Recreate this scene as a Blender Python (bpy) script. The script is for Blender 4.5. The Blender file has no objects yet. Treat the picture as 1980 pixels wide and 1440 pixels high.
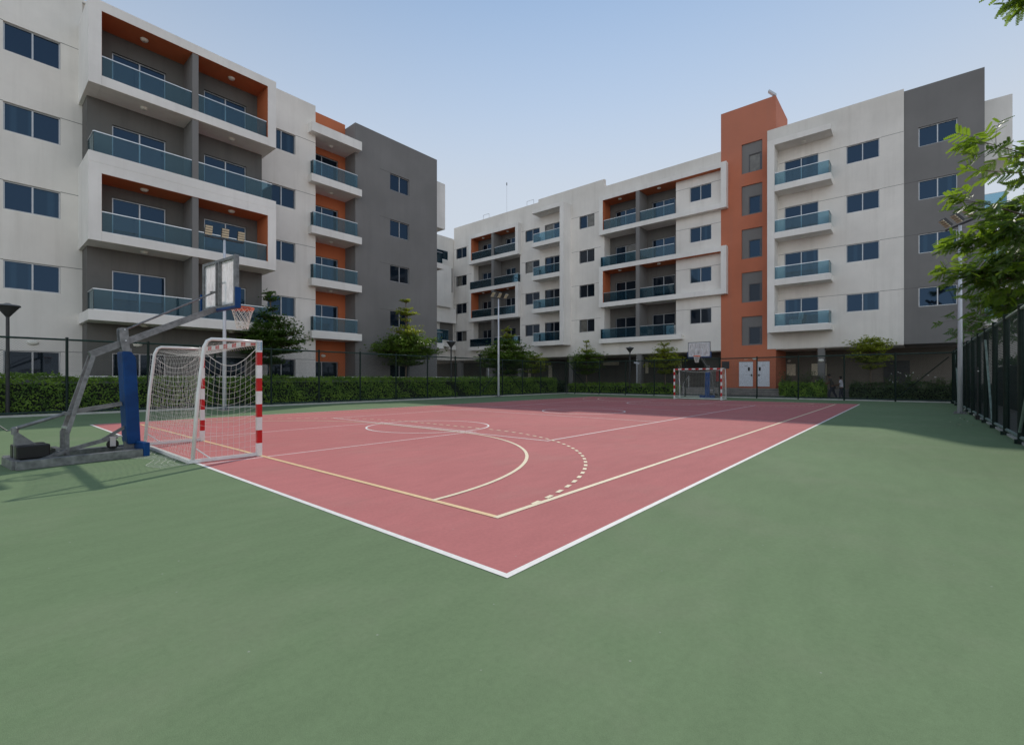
import bpy, math, random
from mathutils import Vector, Matrix
R = math.radians
random.seed(7)
scene = bpy.context.scene
col = scene.collection

# ------------------------------------------------------------------ materials
def new_mat(name):
    m = bpy.data.materials.new(name); m.use_nodes = True
    nt = m.node_tree; nt.nodes.clear()
    out = nt.nodes.new('ShaderNodeOutputMaterial')
    return m, nt, out
def N(nt, t, **kw):
    n = nt.nodes.new(t)
    for k, v in kw.items():
        if k in n.inputs: n.inputs[k].default_value = v
        else: setattr(n, k, v)
    return n
def pos_noise(nt, scale, detail=4, vec_scale=(1, 1, 1), rough=0.55):
    g = N(nt, 'ShaderNodeNewGeometry')
    mp = N(nt, 'ShaderNodeMapping'); mp.inputs['Scale'].default_value = vec_scale
    nt.links.new(g.outputs['Position'], mp.inputs['Vector'])
    n = N(nt, 'ShaderNodeTexNoise'); n.inputs['Scale'].default_value = scale
    n.inputs['Detail'].default_value = detail; n.inputs['Roughness'].default_value = rough
    nt.links.new(mp.outputs['Vector'], n.inputs['Vector'])
    return n.outputs['Fac']
def ramp(nt, fac, stops):
    r = N(nt, 'ShaderNodeValToRGB')
    el = r.color_ramp.elements
    while len(el) < len(stops): el.new(0.5)
    for e, (p, c) in zip(el, stops):
        e.position = p; e.color = (c[0], c[1], c[2], 1)
    nt.links.new(fac, r.inputs['Fac'])
    return r.outputs['Color']
def mixc(nt, a, b, fac, mode='MIX'):
    m = N(nt, 'ShaderNodeMix', data_type='RGBA', blend_type=mode)
    def put(sock, v):
        if hasattr(v, 'links'): nt.links.new(v, sock)
        elif isinstance(v, (int, float)): sock.default_value = v
        else: sock.default_value = (v[0], v[1], v[2], 1)
    put(m.inputs[0], fac); put(m.inputs[6], a); put(m.inputs[7], b)
    return m.outputs[2]
def princ(nt, out, color, rough=0.6, metal=0.0, spec=0.5, bump=None, bdist=0.01, bstr=0.5):
    p = N(nt, 'ShaderNodeBsdfPrincipled')
    if hasattr(color, 'links'): nt.links.new(color, p.inputs['Base Color'])
    else: p.inputs['Base Color'].default_value = (color[0], color[1], color[2], 1)
    if hasattr(rough, 'links'): nt.links.new(rough, p.inputs['Roughness'])
    else: p.inputs['Roughness'].default_value = rough
    p.inputs['Metallic'].default_value = metal
    p.inputs['Specular IOR Level'].default_value = spec
    if bump is not None:
        b = N(nt, 'ShaderNodeBump'); b.inputs['Distance'].default_value = bdist; b.inputs['Strength'].default_value = bstr
        nt.links.new(bump, b.inputs['Height']); nt.links.new(b.outputs['Normal'], p.inputs['Normal'])
    nt.links.new(p.outputs['BSDF'], out.inputs['Surface'])
    return p
def plain(name, color, rough=0.6, metal=0.0, var=0.12, scale=6.0, spec=0.4):
    m, nt, out = new_mat(name)
    f = pos_noise(nt, scale)
    a = [c * (1 - var) for c in color]; b = [min(1, c * (1 + var)) for c in color]
    princ(nt, out, ramp(nt, f, [(0.3, a), (0.7, b)]), rough, metal, spec)
    return m
def stucco(name, color, dirt=(0.30, 0.28, 0.24), dirt_amt=0.35):
    """painted render: cloudy tone, vertical rain streaks of its own shape, fine grain bump"""
    m, nt, out = new_mat(name)
    cloud = pos_noise(nt, 0.45, 5)
    base = ramp(nt, cloud, [(0.3, [c * 0.90 for c in color]), (0.7, [min(1, c * 1.05) for c in color])])
    streak = pos_noise(nt, 1.0, 6, (2.6, 2.6, 0.16), 0.6)
    sfac = ramp(nt, streak, [(0.50, (0, 0, 0)), (0.74, (1, 1, 1))])
    sc = N(nt, 'ShaderNodeMath', operation='MULTIPLY'); nt.links.new(sfac, sc.inputs[0]); sc.inputs[1].default_value = dirt_amt
    c = mixc(nt, base, dirt, sc.outputs[0])
    blot = pos_noise(nt, 2.2, 6)
    bf = ramp(nt, blot, [(0.56, (0, 0, 0)), (0.8, (1, 1, 1))])
    s2 = N(nt, 'ShaderNodeMath', operation='MULTIPLY'); nt.links.new(bf, s2.inputs[0]); s2.inputs[1].default_value = dirt_amt * 0.45
    c = mixc(nt, c, dirt, s2.outputs[0])
    # weathering band that bleeds down from the parapets, ragged lower edge
    gp = N(nt, 'ShaderNodeNewGeometry'); sp = N(nt, 'ShaderNodeSeparateXYZ'); nt.links.new(gp.outputs['Position'], sp.inputs[0])
    rg = pos_noise(nt, 0.8, 6, (1.6, 1.6, 0.35), 0.65)
    ad = N(nt, 'ShaderNodeMath', operation='MULTIPLY_ADD'); nt.links.new(rg, ad.inputs[0]); ad.inputs[1].default_value = 3.4; nt.links.new(sp.outputs['Z'], ad.inputs[2])
    wr = N(nt, 'ShaderNodeMapRange'); nt.links.new(ad.outputs[0], wr.inputs[0]); wr.inputs[1].default_value = 18.6; wr.inputs[2].default_value = 20.8; wr.inputs[3].default_value = 0.0; wr.inputs[4].default_value = 0.42*min(1, dirt_amt*3)
    c = mixc(nt, c, [x*0.95 for x in dirt], wr.outputs[0])
    princ(nt, out, c, 0.85, 0, 0.2, pos_noise(nt, 55, 3), 0.004, 0.5)
    return m
M = {}
M['white'] = stucco('white_stucco', (0.80, 0.76, 0.70), (0.46, 0.42, 0.36), 0.20)
M['trimwhite'] = stucco('white_trim_paint', (0.84, 0.81, 0.76), (0.5, 0.46, 0.41), 0.2)
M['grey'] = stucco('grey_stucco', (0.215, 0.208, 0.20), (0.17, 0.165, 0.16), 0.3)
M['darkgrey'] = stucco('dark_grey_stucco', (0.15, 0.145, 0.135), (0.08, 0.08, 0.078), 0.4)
M['orange'] = stucco('orange_stucco', (0.56, 0.165, 0.07), (0.42, 0.16, 0.09), 0.3)
M['terracotta'] = stucco('terracotta_stucco', (0.55, 0.185, 0.105), (0.42, 0.19, 0.14), 0.3)
M['soffit'] = stucco('soffit_paint', (0.50, 0.48, 0.44), (0.3, 0.28, 0.25), 0.3)
M['joint'] = plain('joint_groove', (0.12, 0.115, 0.11), 0.9)
M['alu'] = plain('window_aluminium', (0.42, 0.43, 0.44), 0.35, 0.6, 0.06)
M['darkalu'] = plain('dark_frame', (0.12, 0.12, 0.13), 0.45, 0.2, 0.06)
M['rail'] = plain('handrail_steel', (0.62, 0.64, 0.66), 0.3, 0.7, 0.05)
M['lampglass'] = plain('lamp_glass', (0.78, 0.76, 0.68), 0.3)
M['led'] = plain('led_lens', (0.62, 0.54, 0.38), 0.4)
M['fence'] = plain('fence_green_paint', (0.007, 0.020, 0.015), 0.5, 0, 0.25, 9, 0.25)
M['fencerail'] = plain('fence_rail_paint', (0.022, 0.045, 0.036), 0.5, 0, 0.35, 7, 0.3)
M['fencelight'] = plain('fence_faded_paint', (0.17, 0.24, 0.21), 0.5, 0, 0.3, 7)
M['wire'] = plain('coated_wire', (0.018, 0.032, 0.026), 0.6, 0, 0.2)
M['polewhite'] = plain('pole_white_paint', (0.62, 0.64, 0.68), 0.35, 0, 0.08, 2)
M['lamppost'] = plain('dark_lamp_post', (0.045, 0.045, 0.047), 0.5, 0, 0.2)
M['black'] = plain('black_plastic', (0.012, 0.012, 0.013), 0.35, 0, 0.2)
M['white_paint'] = plain('white_steel_paint', (0.74, 0.74, 0.72), 0.3, 0, 0.08, 5)
M['red_paint'] = plain('red_steel_paint', (0.50, 0.012, 0.014), 0.3, 0, 0.15, 5)
M['pad'] = plain('blue_vinyl', (0.001, 0.045, 0.17), 0.45, 0, 0.25, 3, 0.25)
M['hoop'] = plain('orange_hoop_paint', (0.80, 0.13, 0.03), 0.35, 0, 0.1)
M['hoopred'] = plain('red_hoop_paint', (0.75, 0.03, 0.03), 0.35, 0, 0.1)
M['net'] = plain('net_cord', (0.72, 0.70, 0.64), 0.8, 0, 0.15)
M['kerb'] = plain('kerb_concrete', (0.45, 0.45, 0.42), 0.85, 0, 0.15, 3)
M['step'] = plain('step_stone', (0.20, 0.185, 0.17), 0.8, 0, 0.2, 3)
M['nosing'] = plain('step_nosing', (0.38, 0.36, 0.33), 0.8, 0, 0.15, 3)
M['paving'] = plain('paving', (0.30, 0.27, 0.23), 0.85, 0, 0.2, 2)
M['doorwhite'] = plain('door_paint', (0.74, 0.76, 0.80), 0.4, 0, 0.04)
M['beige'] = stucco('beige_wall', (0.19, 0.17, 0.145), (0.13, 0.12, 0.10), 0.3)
M['beigepanel'] = plain('beige_panel', (0.75, 0.70, 0.55), 0.6)
M['skin'] = plain('skin', (0.16, 0.085, 0.055), 0.55, 0, 0.1)
M['hair'] = plain('hair', (0.01, 0.009, 0.008), 0.6)
M['shirtw'] = plain('white_shirt', (0.55, 0.55, 0.62), 0.85, 0, 0.08, 8)
M['shirtd'] = plain('dark_shirt', (0.055, 0.05, 0.045), 0.85, 0, 0.2, 8)
M['trousers'] = plain('dark_trousers', (0.035, 0.035, 0.05), 0.85, 0, 0.2, 8)
M['shoe'] = plain('pale_shoe', (0.35, 0.34, 0.32), 0.6)
M['bark'] = plain('bark', (0.13, 0.10, 0.075), 0.9, 0, 0.3, 14)
M['ac'] = plain('unit_casing', (0.55, 0.54, 0.50), 0.6)
M['sticker'] = plain('sticker_blue', (0.05, 0.22, 0.36), 0.4)
M['stickerd'] = plain('sticker_ink', (0.02, 0.04, 0.10), 0.4)
M['stickw'] = plain('sticker_white', (0.70, 0.74, 0.76), 0.4)
M['hivis'] = plain('red_case', (0.45, 0.02, 0.02), 0.5)
M['greensign'] = plain('green_sign', (0.02, 0.16, 0.08), 0.5)

def galv():
    m, nt, out = new_mat('galvanised_steel')
    v = N(nt, 'ShaderNodeTexVoronoi'); v.inputs['Scale'].default_value = 16
    g = N(nt, 'ShaderNodeNewGeometry'); nt.links.new(g.outputs['Position'], v.inputs['Vector'])
    f = pos_noise(nt, 7, 5)
    c1 = ramp(nt, f, [(0.3, (0.11, 0.118, 0.12)), (0.7, (0.23, 0.24, 0.243))])
    c = mixc(nt, c1, v.outputs['Distance'], 0.10)
    princ(nt, out, c, 0.48, 0.55, 0.4)
    return m
M['galv'] = galv()

def window_glass(name, tint, seed=0.0, curtain=0.0):
    """sun-control glass: tinted mirror-like coat over a dark room, panes not perfectly flat"""
    m, nt, out = new_mat(name)
    g = N(nt, 'ShaderNodeBsdfGlossy'); g.inputs['Roughness'].default_value = 0.025
    g.inputs['Color'].default_value = (*tint, 1)
    n = pos_noise(nt, 0.7, 2)
    b = N(nt, 'ShaderNodeBump'); b.inputs['Distance'].default_value = 0.02; b.inputs['Strength'].default_value = 0.12
    nt.links.new(n, b.inputs['Height']); nt.links.new(b.outputs['Normal'], g.inputs['Normal'])
    d = N(nt, 'ShaderNodeBsdfDiffuse'); d.inputs['Color'].default_value = (0.006, 0.010, 0.016, 1)
    if curtain:
        w = N(nt, 'ShaderNodeTexWave', wave_type='BANDS', bands_direction='DIAGONAL')
        w.inputs['Scale'].default_value = 1.1; w.inputs['Distortion'].default_value = 1.0
        gg = N(nt, 'ShaderNodeNewGeometry')
        mp = N(nt, 'ShaderNodeMapping'); mp.inputs['Scale'].default_value = (1, 1, 0.0)
        nt.links.new(gg.outputs['Position'], mp.inputs['Vector']); nt.links.new(mp.outputs['Vector'], w.inputs['Vector'])
        cc = ramp(nt, w.outputs['Fac'], [(0.55, (0.008, 0.014, 0.02)), (0.95, (0.018, 0.034, 0.048))])
        nt.links.new(cc, d.inputs['Color'])
    mx = N(nt, 'ShaderNodeAddShader')
    nt.links.new(g.outputs[0], mx.inputs[0]); nt.links.new(d.outputs[0], mx.inputs[1])
    nt.links.new(mx.outputs[0], out.inputs['Surface'])
    return m
M['pane'] = window_glass('window_pane', (0.020, 0.035, 0.058))
M['pane2'] = window_glass('window_pane_with_curtain', (0.021, 0.037, 0.059), 1, 0.12)
M['panebeige'] = plain('drawn_beige_curtain', (0.14, 0.135, 0.12), 0.25, 0, 0.3, 3, 0.6)
M['panedark'] = window_glass('window_pane_dark_reflection', (0.022, 0.026, 0.032))  # lower floors: reflection of dark surroundings is put into the glass tint

def rail_glass():
    m, nt, out = new_mat('balcony_glass')
    t = N(nt, 'ShaderNodeBsdfTransparent'); t.inputs['Color'].default_value = (0.54, 0.73, 0.82, 1)
    g = N(nt, 'ShaderNodeBsdfGlossy'); g.inputs['Roughness'].default_value = 0.03; g.inputs['Color'].default_value = (0.75, 0.9, 0.95, 1)
    d = N(nt, 'ShaderNodeBsdfDiffuse'); d.inputs['Color'].default_value = (0.022, 0.085, 0.12, 1)
    f = N(nt, 'ShaderNodeFresnel'); f.inputs['IOR'].default_value = 1.5
    a = N(nt, 'ShaderNodeMixShader'); nt.links.new(f.outputs[0], a.inputs[0])
    nt.links.new(t.outputs[0], a.inputs[1]); nt.links.new(g.outputs[0], a.inputs[2])
    b = N(nt, 'ShaderNodeMixShader'); b.inputs[0].default_value = 0.12
    nt.links.new(a.outputs[0], b.inputs[1]); nt.links.new(d.outputs[0], b.inputs[2])
    nt.links.new(b.outputs[0], out.inputs['Surface'])
    return m
M['railglass'] = rail_glass()
def board_acrylic():
    m, nt, out = new_mat('scuffed_acrylic')
    t = N(nt, 'ShaderNodeBsdfTransparent'); t.inputs['Color'].default_value = (0.88, 0.9, 0.9, 1)
    d = N(nt, 'ShaderNodeBsdfTranslucent'); d.inputs['Color'].default_value = (0.90, 0.90, 0.90, 1)
    d2 = N(nt, 'ShaderNodeBsdfDiffuse'); d2.inputs['Color'].default_value = (0.86, 0.86, 0.87, 1)
    ad = N(nt, 'ShaderNodeMixShader'); ad.inputs[0].default_value = 0.5
    nt.links.new(d.outputs[0], ad.inputs[1]); nt.links.new(d2.outputs[0], ad.inputs[2])
    n = pos_noise(nt, 5, 8, (1.0, 2.2, 0.55), 0.7)
    f = ramp(nt, n, [(0.38, (0.40, 0.40, 0.40)), (0.60, (0.88, 0.88, 0.88))])
    a = N(nt, 'ShaderNodeMixShader'); nt.links.new(f, a.inputs[0])
    nt.links.new(t.outputs[0], a.inputs[1]); nt.links.new(ad.outputs[0], a.inputs[2])
    nt.links.new(a.outputs[0], out.inputs['Surface'])
    return m
M['acrylic'] = board_acrylic()

def court(name, color, gcol=None):
    m, nt, out = new_mat(name)
    big = pos_noise(nt, 0.22, 5); mid = pos_noise(nt, 1.6, 6, (1.0, 3.0, 1)); fine = pos_noise(nt, 26, 5); grain = pos_noise(nt, 240, 2)
    c = ramp(nt, big, [(0.32, [x * 0.93 for x in color]), (0.7, [x * 1.06 for x in color])])
    c = mixc(nt, c, ramp(nt, mid, [(0.35, (0.45, 0.45, 0.45)), (0.65, (0.56, 0.56, 0.56))]), 0.35, 'OVERLAY')
    c = mixc(nt, c, ramp(nt, fine, [(0.3, (0.45, 0.45, 0.45)), (0.7, (0.55, 0.55, 0.55))]), 0.5, 'OVERLAY')
    c = mixc(nt, c, ramp(nt, grain, [(0.3, (0.40, 0.40, 0.40)), (0.7, (0.60, 0.60, 0.60))]), 0.45, 'OVERLAY')
    # pale scuffs: short drags of shoes and rollers
    sc = pos_noise(nt, 2.3, 8, (3.0, 0.55, 1), 0.75)
    sf = ramp(nt, sc, [(0.62, (0, 0, 0)), (0.75, (1, 1, 1))])
    mm = N(nt, 'ShaderNodeMath', operation='MULTIPLY'); nt.links.new(sf, mm.inputs[0]); mm.inputs[1].default_value = 0.22
    c = mixc(nt, c, [min(1, x * 1.35 + 0.03) for x in color], mm.outputs[0])
    vo = N(nt, 'ShaderNodeTexVoronoi'); vo.inputs['Scale'].default_value = 6.0
    gg = N(nt, 'ShaderNodeNewGeometry'); nt.links.new(gg.outputs['Position'], vo.inputs['Vector'])
    spk = ramp(nt, vo.outputs['Distance'], [(0.0, (1, 1, 1)), (0.030, (1, 1, 1)), (0.044, (0, 0, 0))])
    keep = N(nt, 'ShaderNodeMath', operation='GREATER_THAN'); keep.inputs[1].default_value = 0.62
    sx = N(nt, 'ShaderNodeSeparateColor'); nt.links.new(vo.outputs['Color'], sx.inputs[0]); nt.links.new(sx.outputs[0], keep.inputs[0])
    k2 = N(nt, 'ShaderNodeMath', operation='MULTIPLY'); nt.links.new(spk, k2.inputs[0]); nt.links.new(keep.outputs[0], k2.inputs[1])
    k3 = N(nt, 'ShaderNodeMath', operation='MULTIPLY'); nt.links.new(k2.outputs[0], k3.inputs[0]); k3.inputs[1].default_value = 0.55
    c = mixc(nt, c, (0.42, 0.42, 0.38), k3.outputs[0])
    # dusty patches and faint water marks
    du = ramp(nt, pos_noise(nt, 0.55, 7, (1, 1, 1), 0.68), [(0.50, (0, 0, 0)), (0.72, (1, 1, 1))])
    d2 = N(nt, 'ShaderNodeMath', operation='MULTIPLY'); nt.links.new(du, d2.inputs[0]); d2.inputs[1].default_value = 0.16
    c = mixc(nt, c, (0.33, 0.30, 0.24), d2.outputs[0])
    princ(nt, out, c, 0.92, 0, 0.10, grain, 0.002, 0.5)
    return m
M['green'] = court('green_acrylic', (0.164, 0.232, 0.125))
M['red'] = court('red_acrylic', (0.500, 0.182, 0.175))
def line_paint(name, color, wear):
    m, nt, out = new_mat(name)
    f = pos_noise(nt, 9, 6)
    p = N(nt, 'ShaderNodeBsdfPrincipled'); p.inputs['Roughness'].default_value = 0.7
    c = ramp(nt, f, [(0.3, [x * 0.85 for x in color]), (0.7, color)])
    nt.links.new(c, p.inputs['Base Color'])
    t = N(nt, 'ShaderNodeBsdfTransparent')
    a = N(nt, 'ShaderNodeMixShader')
    w = ramp(nt, pos_noise(nt, 30, 6), [(0.50, (wear, wear, wear)), (0.72, (1, 1, 1))])
    inv = N(nt, 'ShaderNodeMath', operation='MULTIPLY'); nt.links.new(w, inv.inputs[0]); inv.inputs[1].default_value = wear * 2.0
    nt.links.new(inv.outputs[0], a.inputs[0])
    nt.links.new(p.outputs[0], a.inputs[1]); nt.links.new(t.outputs[0], a.inputs[2])
    nt.links.new(a.outputs[0], out.inputs['Surface'])
    return m
M['linew'] = line_paint('white_line_paint', (0.86, 0.84, 0.80), 0.05)
M['linet'] = line_paint('thin_line_paint', (0.84, 0.76, 0.74), 0.07)
M['liney'] = line_paint('cream_line_paint', (0.84, 0.72, 0.50), 0.06)
M['lineo'] = line_paint('yellow_line_paint', (0.86, 0.60, 0.32), 0.08)

def leaf(name, c_dark, c_light, trans=0.4, tcol=None, nscale=2.5):
    m, nt, out = new_mat(name)
    f = pos_noise(nt, nscale, 3)
    g2 = pos_noise(nt, 22, 2)
    c = ramp(nt, f, [(0.35, c_dark), (0.68, c_light)])
    c = mixc(nt, c, ramp(nt, g2, [(0.3, (0.35, 0.35, 0.35)), (0.7, (0.65, 0.65, 0.65))]), 0.8, 'OVERLAY')
    p = N(nt, 'ShaderNodeBsdfPrincipled'); p.inputs['Roughness'].default_value = 0.45; p.inputs['Specular IOR Level'].default_value = 0.35
    nt.links.new(c, p.inputs['Base Color'])
    t = N(nt, 'ShaderNodeBsdfTranslucent')
    tc = mixc(nt, c, tcol or (0.25, 0.42, 0.03), 0.6)
    nt.links.new(tc, t.inputs['Color'])
    a = N(nt, 'ShaderNodeMixShader'); a.inputs[0].default_value = trans
    nt.links.new(p.outputs[0], a.inputs[1]); nt.links.new(t.outputs[0], a.inputs[2])
    nt.links.new(a.outputs[0], out.inputs['Surface'])
    return m
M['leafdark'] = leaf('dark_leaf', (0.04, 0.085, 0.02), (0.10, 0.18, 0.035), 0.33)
M['leafmid'] = leaf('mid_leaf', (0.075, 0.13, 0.026), (0.18, 0.27, 0.045), 0.38)
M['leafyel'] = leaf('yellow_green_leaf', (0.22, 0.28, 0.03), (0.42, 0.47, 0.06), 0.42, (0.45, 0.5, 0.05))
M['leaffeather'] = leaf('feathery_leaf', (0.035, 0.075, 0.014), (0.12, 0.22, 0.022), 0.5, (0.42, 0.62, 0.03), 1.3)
M['hedge'] = leaf('hedge_leaf', (0.095, 0.19, 0.03), (0.28, 0.44, 0.06), 0.34, None, 1.8)
M['shrub'] = leaf('shrub_leaf', (0.035, 0.06, 0.03), (0.085, 0.13, 0.055), 0.25, None, 3)
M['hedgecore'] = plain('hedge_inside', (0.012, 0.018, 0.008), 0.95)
M['flower'] = plain('white_flower', (0.8, 0.8, 0.76), 0.7)

# ------------------------------------------------------------------ mesh builder
class MB:
    def __init__(s): s.v = []; s.f = []; s.m = []; s.cur = 0
    def quad(s, a, b, c, d):
        i = len(s.v); s.v += [a, b, c, d]; s.f.append((i, i+1, i+2, i+3)); s.m.append(s.cur)
    def tri(s, a, b, c):
        i = len(s.v); s.v += [a, b, c]; s.f.append((i, i+1, i+2)); s.m.append(s.cur)
    def box(s, x0, x1, y0, y1, z0, z1):
        if x0 > x1: x0, x1 = x1, x0
        if y0 > y1: y0, y1 = y1, y0
        i = len(s.v)
        s.v += [(x0,y0,z0),(x1,y0,z0),(x1,y1,z0),(x0,y1,z0),(x0,y0,z1),(x1,y0,z1),(x1,y1,z1),(x0,y1,z1)]
        for q in ((0,3,2,1),(4,5,6,7),(0,1,5,4),(1,2,6,5),(2,3,7,6),(3,0,4,7)):
            s.f.append(tuple(i+k for k in q)); s.m.append(s.cur)
        return s
    def beam(s, a, b, w, h=None, up=(0,0,1)):
        """rectangular bar from a to b, w across, h along 'up'"""
        h = h or w; a = Vector(a); b = Vector(b); d = (b-a).normalized(); u = Vector(up)
        if abs(d.dot(u)) > 0.98: u = Vector((1,0,0))
        r = d.cross(u).normalized(); u = r.cross(d).normalized()
        i = len(s.v)
        for p in (a, b):
            for (sx, sy) in ((-1,-1),(1,-1),(1,1),(-1,1)):
                s.v.append(tuple(p + r*(sx*w/2) + u*(sy*h/2)))
        for q in ((0,1,2,3),(7,6,5,4),(0,4,5,1),(1,5,6,2),(2,6,7,3),(3,7,4,0)):
            s.f.append(tuple(i+k for k in q)); s.m.append(s.cur)
        return s
    def tube(s, pts, r, n=8, close=False, caps=True):
        pts = [Vector(p) for p in pts]; k = len(pts)
        rr = r if isinstance(r, (list, tuple)) else [r]*k
        base = len(s.v); prev = None
        for j, p in enumerate(pts):
            if close: d = pts[(j+1) % k] - pts[j-1]
            else: d = pts[min(j+1, k-1)] - pts[max(j-1, 0)]
            d.normalize()
            if prev is None:
                u = Vector((0,0,1)) if abs(d.z) < 0.9 else Vector((1,0,0))
            else: u = prev
            a = d.cross(u)
            if a.length < 1e-5: a = d.cross(Vector((0.3,1,0.2)))
            a.normalize(); b = a.cross(d).normalized(); prev = b
            for q in range(n):
                t = 2*math.pi*q/n
                s.v.append(tuple(p + a*(math.cos(t)*rr[j]) + b*(math.sin(t)*rr[j])))
        for j in range(k if close else k-1):
            j2 = (j+1) % k
            for q in range(n):
                q2 = (q+1) % n
                s.f.append((base+j*n+q, base+j*n+q2, base+j2*n+q2, base+j2*n+q)); s.m.append(s.cur)
        if caps and not close:
            s.f.append(tuple(base+q for q in range(n))[::-1]); s.m.append(s.cur)
            s.f.append(tuple(base+(k-1)*n+q for q in range(n))); s.m.append(s.cur)
        return s
    def lathe(s, c, prof, n=20):
        base = len(s.v)
        for (r, z) in prof:
            for q in range(n):
                t = 2*math.pi*q/n; s.v.append((c[0]+r*math.cos(t), c[1]+r*math.sin(t), c[2]+z))
        for j in range(len(prof)-1):
            for q in range(n):
                q2 = (q+1) % n
                s.f.append((base+j*n+q, base+j*n+q2, base+(j+1)*n+q2, base+(j+1)*n+q)); s.m.append(s.cur)
        return s
    def prism(s, poly, axis, a, b):
        """extrude polygon: axis 'y' -> poly in (x,z); 'x' -> (y,z); 'z' -> (x,y)"""
        def P(u, v, t): return {'y': (u, t, v), 'x': (t, u, v), 'z': (u, v, t)}[axis]
        i = len(s.v); n = len(poly)
        s.v += [P(u, v, a) for u, v in poly] + [P(u, v, b) for u, v in poly]
        s.f.append(tuple(i+k for k in range(n))); s.m.append(s.cur)
        s.f.append(tuple(i+n+k for k in range(n))[::-1]); s.m.append(s.cur)
        for k in range(n):
            k2 = (k+1) % n
            s.f.append((i+k, i+n+k, i+n+k2, i+k2)); s.m.append(s.cur)
        return s
    def build(s, name, mats, parent=None, smooth=False, local=False, bevel=0, fixn=True):
        me = bpy.data.meshes.new(name)
        vs = s.v
        if parent is not None and not local:
            p = parent; off = Vector((0,0,0))
            while p is not None: off += p.location; p = p.parent
            vs = [(x-off.x, y-off.y, z-off.z) for x, y, z in vs]
        me.from_pydata(vs, [], s.f)
        if not isinstance(mats, (list, tuple)): mats = [mats]
        for m in mats: me.materials.append(m)
        if len(mats) > 1: me.polygons.foreach_set('material_index', s.m)
        if fixn:
            import bmesh
            bm = bmesh.new(); bm.from_mesh(me); bmesh.ops.recalc_face_normals(bm, faces=bm.faces); bm.to_mesh(me); bm.free()
        if smooth: me.polygons.foreach_set('use_smooth', [True]*len(me.polygons))
        me.update()
        o = bpy.data.objects.new(name, me); col.objects.link(o)
        if parent is not None: o.parent = parent
        if bevel:
            b = o.modifiers.new('bevel', 'BEVEL'); b.width = bevel; b.segments = 2; b.limit_method = 'ANGLE'
        return o
def tag(o, label=None, cat=None, group=None, kind=None):
    if label: o['label'] = label
    if cat: o['category'] = cat
    if group: o['group'] = group
    if kind: o['kind'] = kind
    return o
def thing(name, loc, label, cat, group=None, rz=0):
    o = bpy.data.objects.new(name, None); col.objects.link(o)
    o.location = loc; o.rotation_euler = (0, 0, rz); o.empty_display_size = 0.2
    return tag(o, label, cat, group)
def copy_tree(o, parent=None):
    c = o.copy(); col.objects.link(c); c.parent = parent
    for ch in list(o.children): copy_tree(ch, c)
    return c
def dup(root, loc, rz, label, group=None):
    c = copy_tree(root); c.location = loc; c.rotation_euler = (0, 0, rz); c['label'] = label
    if group: c['group'] = group
    return c

# ------------------------------------------------------------------ camera
CAM = (-2.44, -2.132, 1.3634); YAW = 0.7073
cd = bpy.data.cameras.new('camera'); cam = bpy.data.objects.new('camera', cd); col.objects.link(cam)
cam.location = CAM; cam.rotation_euler = (R(90), 0, YAW - R(90))
cd.sensor_width = 36; cd.lens = 36*905.5/1980; cd.shift_y = 12/1980; cd.clip_end = 2000; cd.clip_start = 0.05
scene.camera = cam

# ------------------------------------------------------------------ light
AZ, EL = R(26), R(38.0)
sd = Vector((math.cos(EL)*math.cos(AZ), math.cos(EL)*math.sin(AZ), math.sin(EL)))
sl = bpy.data.lights.new('sun', 'SUN'); sl.energy = 2.0; sl.angle = R(0.9); sl.color = (1.0, 0.94, 0.85)
so = bpy.data.objects.new('sun', sl); col.objects.link(so); so.rotation_euler = sd.to_track_quat('Z', 'Y').to_euler()
so.location = (30, 10, 40)
w = bpy.data.worlds.new('World'); scene.world = w; w.use_nodes = True
nt = w.node_tree; nt.nodes.clear()
wo = nt.nodes.new('ShaderNodeOutputWorld'); bg = nt.nodes.new('ShaderNodeBackground')
sky = nt.nodes.new('ShaderNodeTexSky'); sky.sky_type = 'NISHITA'; sky.sun_disc = False
sky.sun_elevation = EL; sky.sun_rotation = R(90) - AZ
sky.altitude = 0; sky.air_density = 1.0; sky.dust_density = 0.0; sky.ozone_density = 1.0
bg.inputs['Strength'].default_value = 0.15
# hazy desert air: the clear sky pales towards the horizon
tcn = nt.nodes.new('ShaderNodeTexCoord'); sep = nt.nodes.new('ShaderNodeSeparateXYZ'); nt.links.new(tcn.outputs['Generated'], sep.inputs[0])
hz = ramp(nt, sep.outputs['Z'], [(0.0, (1.0,)*3), (0.22, (0.94,)*3), (0.38, (0.80,)*3), (0.50, (0.50,)*3), (0.64, (0.20,)*3), (1.0, (0.12,)*3)])
dim = mixc(nt, sky.outputs[0], (0.76, 0.76, 0.70), 1.0, 'MULTIPLY')
skc = mixc(nt, dim, (3.06, 3.24, 3.50), hz)
# added fill: sky opposite the sun, behind the camera, brightened for the shaded facades
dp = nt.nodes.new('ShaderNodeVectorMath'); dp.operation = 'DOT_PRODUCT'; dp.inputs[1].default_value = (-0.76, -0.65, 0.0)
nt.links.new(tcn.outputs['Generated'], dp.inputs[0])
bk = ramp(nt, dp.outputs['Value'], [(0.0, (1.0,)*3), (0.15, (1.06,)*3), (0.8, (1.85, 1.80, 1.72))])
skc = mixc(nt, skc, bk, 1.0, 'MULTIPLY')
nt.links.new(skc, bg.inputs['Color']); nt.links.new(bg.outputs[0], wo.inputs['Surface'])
scene.view_settings.view_transform = 'Standard'; scene.view_settings.look = 'None'
scene.view_settings.gamma = 1; scene.view_settings.exposure = 0.45
scene.render.engine = 'CYCLES'
scene.cycles.max_bounces = 8; scene.cycles.transparent_max_bounces = 16

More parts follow.
